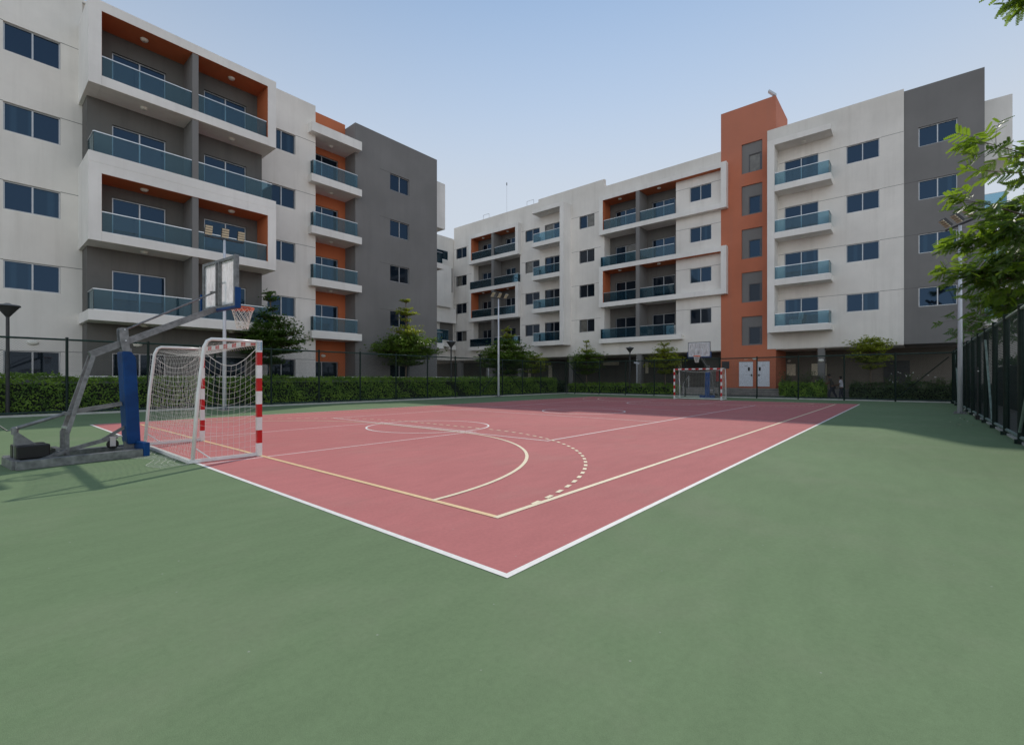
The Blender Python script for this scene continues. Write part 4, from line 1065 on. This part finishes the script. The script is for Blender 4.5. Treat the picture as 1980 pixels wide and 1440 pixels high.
    def mk(b):
        xx0, xx1 = x0+0.0455, x0+0.049
        for (a0, a1, q0, q1) in ((y0+t, y1-t, z1-t-0.04, z1-t), (y0+t, y1-t, z0+t, z0+t+0.04), (y0+t, y0+t+0.04, z0+t, z1-t), (y1-t-0.04, y1-t, z0+t, z1-t),
                                 (ym-0.24, ym+0.24, z0+0.50, z0+0.54), (ym-0.24, ym-0.20, z0+0.12, z0+0.50), (ym+0.20, ym+0.24, z0+0.12, z0+0.50), (ym-0.24, ym+0.24, z0+0.10, z0+0.13)):
            b.box(xx0, xx1, a0, a1, q0, q1)
    B('target_lines', mk, 'stickw', bd)
    B('bottom_pad', lambda b: (b.box(x0-0.035, x0+0.075, y0-0.03, y1+0.03, z0-0.05, z0-0.002), b.box(x0-0.035, x0+0.075, y0-0.035, y0-0.003, z0-0.05, z0+0.36), b.box(x0-0.035, x0+0.075, y1+0.003, y1+0.035, z0-0.05, z0+0.36)), 'pad', bd, bevel=0.008)
    # rim and net
    rc = (3.40, ym-0.0, 2.865); rr = 0.215
    rim = B('rim', lambda b: (b.tube([(rc[0]+rr*math.cos(2*math.pi*i/28), rc[1]+rr*math.sin(2*math.pi*i/28), rc[2]) for i in range(28)], 0.014, 8, close=True),
                        b.tube([(rc[0]+rr*0.96*math.cos(2*math.pi*i/28), rc[1]+rr*0.96*math.sin(2*math.pi*i/28), rc[2]-0.035) for i in range(28)], 0.008, 6, close=True),
                        b.box(x0+0.05, x0+0.065, rc[1]-0.09, rc[1]+0.09, rc[2]-0.08, rc[2]+0.03), b.beam((x0+0.06, rc[1]-0.06, rc[2]), (3.23, rc[1]-0.05, rc[2]), 0.02), b.beam((x0+0.06, rc[1]+0.06, rc[2]), (3.23, rc[1]+0.05, rc[2]), 0.02)), 'hoop')
    def nn(b):
        k = 12; lv = 6
        def pt(i, j):
            f = j/lv; R_ = rr*(1-0.52*f**0.75); a = 2*math.pi*(i+0.5*(j % 2))/k
            return (rc[0]+R_*math.cos(a), rc[1]+R_*math.sin(a), rc[2]-0.02-0.42*f)
        for i in range(k):
            for j in range(lv):
                b.tube([pt(i, j), pt(i if j % 2 == 0 else i+1, j+1)], 0.0055, 4, caps=False); b.tube([pt(i, j), pt(i-1 if j % 2 == 0 else i, j+1)], 0.0055, 4, caps=False)
    B('hoop_net', nn, 'net', rim)
    B('wheel_bracket', lambda b: (b.box(1.19, 1.27, -0.035, -0.025, 0.18, 0.335), b.box(1.19, 1.27, 0.025, 0.035, 0.18, 0.335), b.box(1.18, 1.36, -0.05, 0.05, 0.336, 0.352)), 'rail')
    def wh(b):
        n = 18; pr_ = [(0.025, -0.024), (0.075, -0.024), (0.085, -0.015), (0.085, 0.015), (0.075, 0.024), (0.025, 0.024)]
        rings = [[(1.235+r_*math.cos(2*math.pi*q/n), yy, 0.215+r_*math.sin(2*math.pi*q/n)) for q in range(n)] for r_, yy in pr_]
        for a, c in zip(rings[:-1], rings[1:]):
            for q in range(n): b.quad(a[q], a[(q+1)%n], c[(q+1)%n], c[q])
    B('wheel', wh, 'black')
    return g
S1 = build_stand((-1.97, 8.43, 0), R(6.3), 'nearer grey basketball stand with blue padded mast beside the near goal')
dup(S1, (32.2, 8.55, 0), R(180), 'farther basketball stand with blue padded mast behind the far goal', 'portable basketball stands')

# ------------------------------------------------------------------ vegetation
def leafquad(b, c, d, n, L, W_):
    """pointed leaf: centre base c, direction d, normal n"""
    s = d.cross(n).normalized()*(W_/2)
    b.quad(tuple(c), tuple(c+d*(L*0.45)+s), tuple(c+d*L), tuple(c+d*(L*0.45)-s))
def rvec(r_):
    while True:
        v = Vector((r_.uniform(-1,1), r_.uniform(-1,1), r_.uniform(-1,1)))
        if 0.05 < v.length < 1: return v.normalized()
def tier_tree(label, x, y, z0, tiers, trunk_top, mat, seed, leafsize=0.11, dens=1.0, squash=(1, 1), lean=0.0, top=None, group='small layered trees round the court', grp=True):
    """layered tree: tiers = [(z, radius, thickness)]"""
    r_ = random.Random(seed); T_ = thing('layered_tree', (x, y, z0), label, 'tree', group)
    tb = MB(); pts = [(0, 0, 0)]
    for i in range(1, 9): pts.append((r_.uniform(-.03, .03)+lean*i/8, r_.uniform(-.03, .03), trunk_top*i/8))
    tb.tube(pts, [0.065*(1-0.75*i/8)+0.012 for i in range(9)], 8)
    cr = MB(); br = MB()
    for (tz, rad, thick) in tiers:
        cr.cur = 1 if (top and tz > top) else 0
        nb = max(4, int(rad*9)); a0 = r_.uniform(0, 6.28); tx = lean*tz/trunk_top
        for k in range(nb):
            a = a0 + 6.283*k/nb + r_.uniform(-0.3, 0.3); rl = rad*r_.uniform(0.55, 1.1)
            dx, dy = math.cos(a)*squash[0], math.sin(a)*squash[1]
            sp_ = Vector((tx, 0, tz-0.12)); tip = Vector((tx+dx*rl, dy*rl, tz+r_.uniform(-0.05, 0.18)*rl))
            tb.tube([sp_, (sp_+tip)/2+Vector((0,0,0.03)), tip], [0.020, 0.012, 0.005], 5, caps=False)
            steps = max(2, int(rl*11*dens))
            for j in range(steps):
                f = 0.22+0.80*(j+r_.random())/steps
                base = sp_.lerp(tip, f); wd = 0.10+0.30*rad*0.45*f
                for q in range(max(1, int(3.0*dens))):
                    c = base + Vector((r_.gauss(0, wd*0.7), r_.gauss(0, wd*0.7), abs(r_.gauss(0, thick*0.5))))
                    for l in range(6):
                        d = rvec(r_); d.z = abs(d.z)*0.5+0.05; d.normalize()
                        n = Vector((r_.uniform(-.4,.4), r_.uniform(-.4,.4), 1)).normalized()
                        leafquad(cr, c, d, n, leafsize*r_.uniform(0.7, 1.25), leafsize*0.55)
    tb.build('trunk', M['bark'], T_, local=True, smooth=True)
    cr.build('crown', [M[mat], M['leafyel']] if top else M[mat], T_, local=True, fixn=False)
    return T_
tier_tree('dark layered tree behind the near basketball hoop and goal', 8.2, 24.0, 0,
          [(2.2, 0.9, .3), (2.7, 1.6, .35), (3.15, 1.75, .35), (3.6, 1.6, .35), (4.1, 1.15, .35), (4.5, 0.8, .3), (5.0, 0.4, .25), (5.55, 0.45, .2), (5.9, 0.25, .15)], 5.9, 'leafdark', 1, 0.12, 1.6)
tier_tree('layered tree with yellow green top in front of the grey block', 17.2, 24.2, 0,
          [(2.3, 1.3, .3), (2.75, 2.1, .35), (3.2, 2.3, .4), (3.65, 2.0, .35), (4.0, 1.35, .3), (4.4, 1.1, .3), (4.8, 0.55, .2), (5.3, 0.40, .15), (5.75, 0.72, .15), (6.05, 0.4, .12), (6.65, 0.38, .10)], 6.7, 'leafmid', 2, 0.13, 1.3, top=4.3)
tier_tree('bushy layered tree behind the far left floodlight pole', 28.2, 24.6, 0,
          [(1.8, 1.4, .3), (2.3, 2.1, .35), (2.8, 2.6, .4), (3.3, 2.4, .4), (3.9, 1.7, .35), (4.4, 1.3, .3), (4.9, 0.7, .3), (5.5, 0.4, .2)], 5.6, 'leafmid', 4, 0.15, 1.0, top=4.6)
tier_tree('small layered tree right of the bushy one at the far left', 31.8, 24.4, 0,
          [(1.9, 1.0, .3), (2.4, 1.6, .3), (2.9, 1.5, .3), (3.35, 1.0, .25)], 3.3, 'leafyel', 5, 0.13, 0.9)
tier_tree('small layered tree at the far end left of the funnel lamp', 35.0, 20.8, 0,
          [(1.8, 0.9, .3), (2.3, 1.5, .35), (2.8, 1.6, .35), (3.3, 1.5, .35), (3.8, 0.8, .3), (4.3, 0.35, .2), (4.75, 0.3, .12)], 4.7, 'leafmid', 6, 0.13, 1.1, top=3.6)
tier_tree('small yellow green layered tree just left of the far backboard', 35.0, 13.3, 0,
          [(1.8, 0.9, .25), (2.3, 1.5, .3), (2.75, 1.5, .3), (3.2, 0.95, .3), (3.6, 0.9, .25), (4.1, 0.45, .2)], 4.1, 'leafyel', 7, 0.13, 1.0, lean=-0.15)
tier_tree('small yellow green layered tree at the far right above the shrubs', 35.0, -0.1, 0,
          [(2.0, 0.7, .2), (2.4, 1.1, .22), (2.65, 1.2, .25), (3.1, 1.05, .3), (3.4, 1.1, .3), (3.75, 0.6, .25)], 3.8, 'leafyel', 8, 0.12, 1.3)

def hedge(label, x0, x1, y0, y1, h, mat, dens, seed, ls=0.085, lump=0.10, cat='hedge', name='hedge', grp=None, h0=0.0):
    r_ = random.Random(seed); H_ = thing(name, ((x0+x1)/2, (y0+y1)/2, 0), label, cat, grp)
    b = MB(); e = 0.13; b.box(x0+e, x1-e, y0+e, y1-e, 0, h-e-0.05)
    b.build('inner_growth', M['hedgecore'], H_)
    ph = [(r_.uniform(0, 6.3), r_.uniform(0.5, 1.6), r_.uniform(0.3, 1)) for _ in range(7)]
    def bump(u, v): return lump*sum(math.sin(u*f*2.1+p+v*1.7*f)*a for p, f, a in ph)/3
    cr = MB(); Lx, Ly = x1-x0, y1-y0
    A = [('t', Lx*Ly), ('f', (Lx if Lx > Ly else Ly)*h), ('e', min(Lx, Ly)*h*2)]
    for kind, area in A:
        for _ in range(int(area*dens)):
            u, v = r_.random(), r_.random()
            if kind == 't':
                x, y = x0+u*Lx, y0+v*Ly; z = h + bump(x*1.3, y*1.3) + r_.gauss(0, 0.035)
                if r_.random() < 0.04: z += r_.uniform(0.03, 0.14)
                n = Vector((r_.gauss(0,.45), r_.gauss(0,.45), 1)).normalized()
            elif kind == 'f':
                if Lx > Ly: x = x0+u*Lx; z = v*h; y = y0 + bump(x*1.1, z*2) + abs(r_.gauss(0, 0.10)); n = Vector((r_.gauss(0,.5), -1, r_.gauss(0.3,.5))).normalized()
                else: y = y0+u*Ly; z = v*h; x = x0 + bump(y*1.1, z*2) + abs(r_.gauss(0, 0.05)); n = Vector((-1, r_.gauss(0,.5), r_.gauss(0.3,.5))).normalized()
            else:
                z = v*h
                if Lx > Ly: x = r_.choice((x0, x1)); y = y0+u*Ly
                else: y = r_.choice((y0, y1)); x = x0+u*Lx
                n = rvec(r_)
            d = n.cross(rvec(r_)).normalized()
            d = (d + n*0.5).normalized()
            leafquad(cr, Vector((x, y, z)), d, n, ls*r_.uniform(0.6, 1.3), ls*0.6)
    cr.build('foliage', M[mat], H_, fixn=False)
    return H_
hedge('long clipped hedge behind the left fence', -9, 33, 22.75, 24.5, 1.34, 'hedge', 400, 21, 0.10, 0.12)
hedge('low far hedge between the left corner and the steps', 34.35, 35.5, 12.2, 22.4, 0.85, 'hedge', 230, 22, 0.13, 0.15)
hedge('rounded far hedge right of the entrance steps', 34.45, 35.5, 2.3, 4.9, 1.05, 'hedge', 420, 23, 0.13, 0.16)
hedge('dark far hedge in the right corner behind the fence', 34.45, 35.5, -7.0, 0.9, 0.95, 'shrub', 360, 24, 0.12, 0.14)
hedge('tall dark hedge outside the right fence', 4, 33, -7.6, -5.4, 2.15, 'shrub', 110, 25, 0.14, 0.22)
hedge('dark planting under the far left end of the white block', 34.0, 36.0, 23.6, 33, 1.1, 'shrub', 160, 26, 0.13, 0.15)
def shrub(label, x, y, h, rad, seed, flowers=0, mat='shrub', grp='loose shrubs along the far planting bed'):
    r_ = random.Random(seed); S_ = thing('shrub', (x, y, 0), label, 'shrub', grp)
    st_ = MB(); cr = MB(); fl = MB()
    for k in range(15):
        a = r_.uniform(0, 6.28); rr = rad*r_.uniform(0.2, 1); top = Vector((math.cos(a)*rr, math.sin(a)*rr, h*r_.uniform(0.6, 1.0)))
        base = Vector((math.cos(a)*rr*0.2, math.sin(a)*rr*0.2, 0)); st_.tube([base, base.lerp(top, 0.5)+Vector((0,0,0.1)), top], [0.014, 0.01, 0.005], 5, caps=False)
        for j in range(46):
            c = base.lerp(top, r_.uniform(0.35, 1.02)) + Vector((r_.gauss(0,.05), r_.gauss(0,.05), r_.gauss(0,.04)))
            d = rvec(r_); d.z = abs(d.z)+0.2; d.normalize(); leafquad(cr, c, d, rvec(r_), 0.13*r_.uniform(.7, 1.2), 0.035)
    for k in range(flowers):
        c = Vector((r_.gauss(0, rad*.6), r_.gauss(0, rad*.6), h*r_.uniform(0.6, 1.15)))
        for q in range(4): leafquad(fl, c, rvec(r_), rvec(r_), 0.06, 0.05)
    st_.build('stem', M['bark'], S_, local=True); cr.build('foliage', M[mat], S_, local=True, fixn=False)
    if flowers: fl.build('flower', M['flower'], S_, local=True, fixn=False)
for i, (x, y, h, rad, fl, lb) in enumerate(((35.1, 4.6, 1.9, 0.5, 0, 'loose dark shrub beside the steps in front of the first beige panel'), (35.3, 3.4, 2.1, 0.6, 0, 'loose dark shrub in front of the second beige panel'),
        (35.2, 2.6, 1.9, 0.4, 0, 'loose dark shrub growing against the undercroft column'), (35.1, -1.2, 1.6, 0.5, 9, 'tall white flowering shrub beneath the yellow green tree'),
        (35.2, -2.1, 1.7, 0.5, 5, 'white flowering shrub in front of the dark back doorway'), (35.3, -3.2, 1.5, 0.6, 2, 'loose shrub with few flowers near the fence corner'),
        (35.1, 0.7, 1.3, 0.4, 0, 'low green shrub just right of the two people'), (35.3, -4.2, 1.4, 0.5, 0, 'leafy shrub tucked in the far right fence corner'))):
    shrub(lb, x, y, h, rad, 40+i, fl)

# feathery tree on the right, its branches reach in over the fence
def ray(px_, py_, d):
    l = (px_-990)/905.5; Fx, Fy = math.cos(YAW), math.sin(YAW); Rx, Ry = math.sin(YAW), -math.cos(YAW)
    return Vector((CAM[0]+d*(Fx+l*Rx), CAM[1]+d*(Fy+l*Ry), CAM[2]-d*(py_-732)/905.5))
def feather(b, base, d, n, L, W_):
    k = 8; s = d.cross(n).normalized()
    for i in range(k):
        f = (i+0.5)/k; c = base + d*(L*f) - Vector((0,0,0.07*L*f*f)); w = W_*(0.55+0.45*math.sin(math.pi*min(1, 0.15+f*0.8)))
        t = d*(L/k*0.52)
        for sg in (-1, 1):
            tip = c + s*(sg*w) + d*(w*0.45)
            b.quad(tuple(c-t), tuple(c+s*(sg*w*0.75)-t*0.5+d*(w*0.1)), tuple(tip), tuple(c+t))
def compound(b, tw, base, d, r_, L=0.40, pairs=4):
    n = Vector((r_.gauss(0,.55), r_.gauss(0,.55), 0.8)).normalized(); s = d.cross(n).normalized()
    tip = base + d*L + Vector((0,0,-0.10))
    tw.tube([base, (base+tip)/2+Vector((0,0,0.02)), tip], 0.0035, 3, caps=False)
    for i in range(pairs):
        c = base.lerp(tip, 0.1+0.9*(i+0.5)/pairs)
        for sg in (-1, 1):
            dd = (s*sg*0.75 + d*0.8 + Vector((0,0,r_.uniform(-.75, 0.0)))).normalized()
            feather(b, c, dd, (n + rvec(r_)*0.6).normalized(), 0.22*r_.uniform(.8, 1.2), 0.042)
def feather_tree(label, base, limbs, seed, dens, z_fork, mat='leaffeather', inner='leafdark'):
    r_ = random.Random(seed); T_ = thing('feathery_tree', base, label, 'tree', 'feathery trees outside the right fence')
    bv = Vector(base); tb = MB(); cr = MB()
    fork = bv + Vector((0.1, 0.05, z_fork))
    tb.tube([bv, bv.lerp(fork, 0.5)+Vector((0.06, -0.04, 0)), fork], [0.16, 0.13, 0.11], 10)
    for (mid, tip, nl, spread) in limbs:
        pts = [fork, fork.lerp(mid, 0.5)+Vector((0,0,0.2)), mid, mid.lerp(tip, 0.5)+Vector((0,0,0.06)), tip]
        tb.tube(pts, [0.06, 0.04, 0.022, 0.012, 0.005], 7, caps=False)
        for k in range(int(nl*dens)):
            f = r_.uniform(0.0, 1.0)
            P_ = mid.lerp(tip, f) + Vector((r_.gauss(0, spread), r_.gauss(0, spread), r_.gauss(0, spread*0.75)))
            root = mid.lerp(tip, max(0, f-0.1))
            if (P_-root).length > 0.3: tb.tube([root, P_], [0.008, 0.004], 4, caps=False)
            d = (tip-mid).normalized()*0.9 + rvec(r_)*0.9; d.z *= 0.5; d.normalize()
            cr.cur = 0 if (f > 0.72 or (P_.z > root.z + 0.12 and r_.random() < 0.55)) else 1  # sunlit tips and shaded inner crown are put into the leaf colours
            compound(cr, tb, P_, d, r_)
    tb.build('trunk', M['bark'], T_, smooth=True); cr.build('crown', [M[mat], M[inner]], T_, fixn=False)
    return T_
limbs = []
for (mx, my, md, tx, ty, td, nl, sp_) in (
    (2060, 330, 10.5, 1878, 268, 11.5, 8, 0.12), (2060, 350, 10.5, 1905, 330, 11.0, 3, 0.12),
    (2050, 300, 11.5, 1985, 265, 11.8, 3, 0.14), (1960, 410, 12.5, 1845, 385, 12.5, 6, 0.13),
    (1960, 470, 12.5, 1855, 460, 12.8, 8, 0.14), (1960, 540, 13, 1825, 522, 13.3, 9, 0.13), (2020, 420, 12, 1920, 450, 12.5, 22, 0.26),
    (2020, 500, 13, 1910, 520, 13, 26, 0.28), (2040, 560, 13.5, 1930, 570, 13.5, 22, 0.26), (2030, 390, 13, 1960, 400, 13.2, 14, 0.22),
    (2060, 470, 14, 1960, 500, 14, 20, 0.32), (2020, 580, 14, 1890, 575, 14, 12, 0.2), (2080, -60, 10, 1945, -8, 10.3, 7, 0.10), (2080, -50, 10.5, 2000, -12, 10.5, 6, 0.12)):
    limbs.append((ray(mx, my, md), ray(tx, ty, td), nl, sp_))
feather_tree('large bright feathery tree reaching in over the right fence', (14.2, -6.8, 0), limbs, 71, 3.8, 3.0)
limbs2 = []
for (mx, my, md, tx, ty, td, nl, sp_) in ((1960, 600, 22, 1875, 615, 21, 26, 0.4), (2000, 590, 22, 1930, 595, 22, 26, 0.45), (1960, 640, 22, 1860, 640, 21, 20, 0.28), (2010, 620, 23, 1960, 625, 22, 26, 0.45), (2000, 520, 24, 1950, 540, 24, 24, 0.6)):
    limbs2.append((ray(mx, my, md), ray(tx, ty, td), nl, sp_))
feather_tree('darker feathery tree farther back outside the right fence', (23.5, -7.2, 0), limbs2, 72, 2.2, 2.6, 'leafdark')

# ------------------------------------------------------------------ people behind the far fence
def skinmesh(name, pts, edges, mat, parent, sub=2):
    me = bpy.data.meshes.new(name); me.from_pydata([p[:3] for p in pts], edges, []); me.materials.append(M[mat])
    o = bpy.data.objects.new(name, me); col.objects.link(o); o.parent = parent
    sk = o.modifiers.new('skin', 'SKIN'); sk.use_smooth_shade = True
    for i, p in enumerate(pts):
        r = p[3] if isinstance(p[3], tuple) else (p[3], p[3])
        me.skin_vertices[0].data[i].radius = r
    me.skin_vertices[0].data[0].use_root = True
    sb = o.modifiers.new('sub', 'SUBSURF'); sb.levels = sub; sb.render_levels = sub
    return o
def person(label, x, y, rz, top, bottom, bend, stride, reach, zb=0.0, scale=1.0):
    """local: faces +x; z up; bend = forward lean of the torso in metres at the head"""
    g = thing('person', (x, y, zb), label, 'person', 'two people walking behind the far fence', rz); g.scale = (scale,)*3
    b_ = bend
    hip = (0, 0, 0.93); ch = (b_*0.55, 0, 1.28); nk = (b_*0.85, 0, 1.46); hd = (b_*1.15, 0, 1.58); ht = (b_*1.25, 0, 1.69)
    ls, rs = (b_*0.7, 0.19, 1.40), (b_*0.7, -0.19, 1.40)
    le, re = (b_*0.7+reach*0.35, 0.23, 1.13), (b_*0.7+reach*0.3, -0.23, 1.12)
    lh, rh = (b_*0.7+reach*0.95, 0.13, 1.10), (b_*0.7+reach*0.8, -0.14, 1.04)
    lk, rk = (stride*0.55+0.03, 0.10, 0.50), (-stride*0.25+0.03, -0.10, 0.50)
    la, ra = (stride*0.75, 0.10, 0.09), (-stride*0.8, -0.10, 0.11)
    lt, rt = (stride*0.75+0.17, 0.11, 0.035), (-stride*0.8+0.16, -0.11, 0.05)
    P_ = [(*hip, (0.13, 0.10)), (*ch, (0.15, 0.11)), (*nk, 0.055), (*hd, (0.075, 0.085)), (*ht, 0.065), (*ls, 0.055), (*rs, 0.055), (*le, 0.040), (*re, 0.040), (*lh, 0.028), (*rh, 0.028),
          (0.0, 0.09, 0.86, 0.085), (0.0, -0.09, 0.86, 0.085), (*lk, 0.055), (*rk, 0.055), (*la, 0.038), (*ra, 0.038), (*lt, 0.03), (*rt, 0.03), (b_*1.15+0.09, 0, 1.57, 0.02)]
    E_ = [(0,1),(1,2),(2,3),(3,4),(1,5),(1,6),(5,7),(6,8),(7,9),(8,10),(0,11),(0,12),(11,13),(12,14),(13,15),(14,16),(15,17),(16,18),(3,19)]
    # palm and five fingers per hand
    for hi, h in ((9, lh), (10, rh)):
        sy = 1 if h[1] > 0 else -1; i0 = len(P_)
        P_.append((h[0]+0.06, h[1]-0.01*sy, h[2]-0.01, (0.030, 0.014))); E_.append((hi, i0))
        for k in range(4):
            yy = h[1]+(-0.026+0.017*k); Lf = (0.062, 0.075, 0.07, 0.052)[k]
            j = len(P_); P_.append((h[0]+0.06+Lf*0.6, yy, h[2]-0.02, 0.009)); P_.append((h[0]+0.06+Lf, yy, h[2]-0.05, 0.007)); E_ += [(i0, j), (j, j+1)]
        j = len(P_); P_.append((h[0]+0.05, h[1]-0.045*sy, h[2]+0.01, 0.010)); P_.append((h[0]+0.09, h[1]-0.05*sy, h[2]+0.0, 0.008)); E_ += [(i0, j), (j, j+1)]
    skinmesh('body', P_, E_, 'skin', g)
    up = 1.14
    S_ = [(0.0, 0, 0.84, (0.165, 0.13)), (*ch, (0.185, 0.14)), (b_*0.8, 0, 1.43, (0.10, 0.09)), (*ls, 0.08), (*rs, 0.08), (b_*0.7+reach*0.22, 0.225, 1.22, 0.062), (b_*0.7+reach*0.2, -0.225, 1.22, 0.062)]
    skinmesh('shirt', S_, [(0,1),(1,2),(1,3),(1,4),(3,5),(4,6)], top, g)
    Q_ = [(0, 0, 0.92, (0.15, 0.12)), (0.0, 0.09, 0.82, 0.10), (0.0, -0.09, 0.82, 0.10), (lk[0], lk[1], lk[2], 0.075), (rk[0], rk[1], rk[2], 0.075), (la[0], la[1], 0.13, 0.06), (ra[0], ra[1], 0.15, 0.06)]
    skinmesh('trousers', Q_, [(0,1),(0,2),(1,3),(2,4),(3,5),(4,6)], bottom, g)
    H_ = [(b_*1.15-0.015, 0, 1.63, (0.088, 0.092)), (b_*1.22-0.01, 0, 1.70, (0.075, 0.078)), (b_*1.1-0.05, 0, 1.57, 0.06)]
    skinmesh('hair', H_, [(0,1),(0,2)], 'hair', g)
    for (a, t) in ((la, lt), (ra, rt)):
        skinmesh('shoe', [(a[0]-0.05, a[1], a[2]-0.04, 0.045), (a[0]+0.06, a[1], a[2]-0.045, 0.042), (t[0], t[1], t[2], 0.035)], [(0,1),(1,2)], 'shoe', g, 1)
    eb = MB()
    for sy in (-1, 1): eb.lathe((b_*1.15+0.075, sy*0.03, 1.60), [(0.0,-0.008),(0.009,0),(0.0,0.008)], 6)
    eb.build('eye', M['black'], g, local=True)
    return g
person('person in dark clothes leaning forward and walking left behind the far fence', 34.12, 1.78, R(95), 'shirtd', 'trousers', 0.20, 0.28, 0.22, 0.0, 0.97)
p2 = person('person in white shirt holding a phone with both hands behind the far fence', 34.02, 1.30, R(92), 'shirtw', 'trousers', 0.07, 0.14, 0.33, 0.0, 0.88)

# dry leaves blown against the fence and over the surround
lm_ = None; rr_ = random.Random(99)
for i in range(6):
    x, y = rr_.uniform(14, 21), rr_.uniform(-3.6, -3.0)
    if lm_ is None:
        b = MB(); b.quad((-0.05, 0, 0.004), (0, -0.022, 0.012), (0.055, 0, 0.006), (0, 0.022, 0.02)); b.quad((0.055, 0, 0.006), (0.075, 0.003, 0.004), (0.075, -0.003, 0.004), (0.055, -0.002, 0.006))
        lm_ = b.build('fallen_leaf', M['beigepanel'], fixn=False); o = lm_
    else: o = lm_.copy(); col.objects.link(o)
    o.location = (x, y, 0.0); o.rotation_euler = (0, 0, rr_.uniform(0, 6.28)); o.scale = (rr_.uniform(.7, 1.3),)*3
    tag(o, 'small dry pale leaf lying on the green surround at the right', 'leaf', 'dry leaves blown along the right fence')
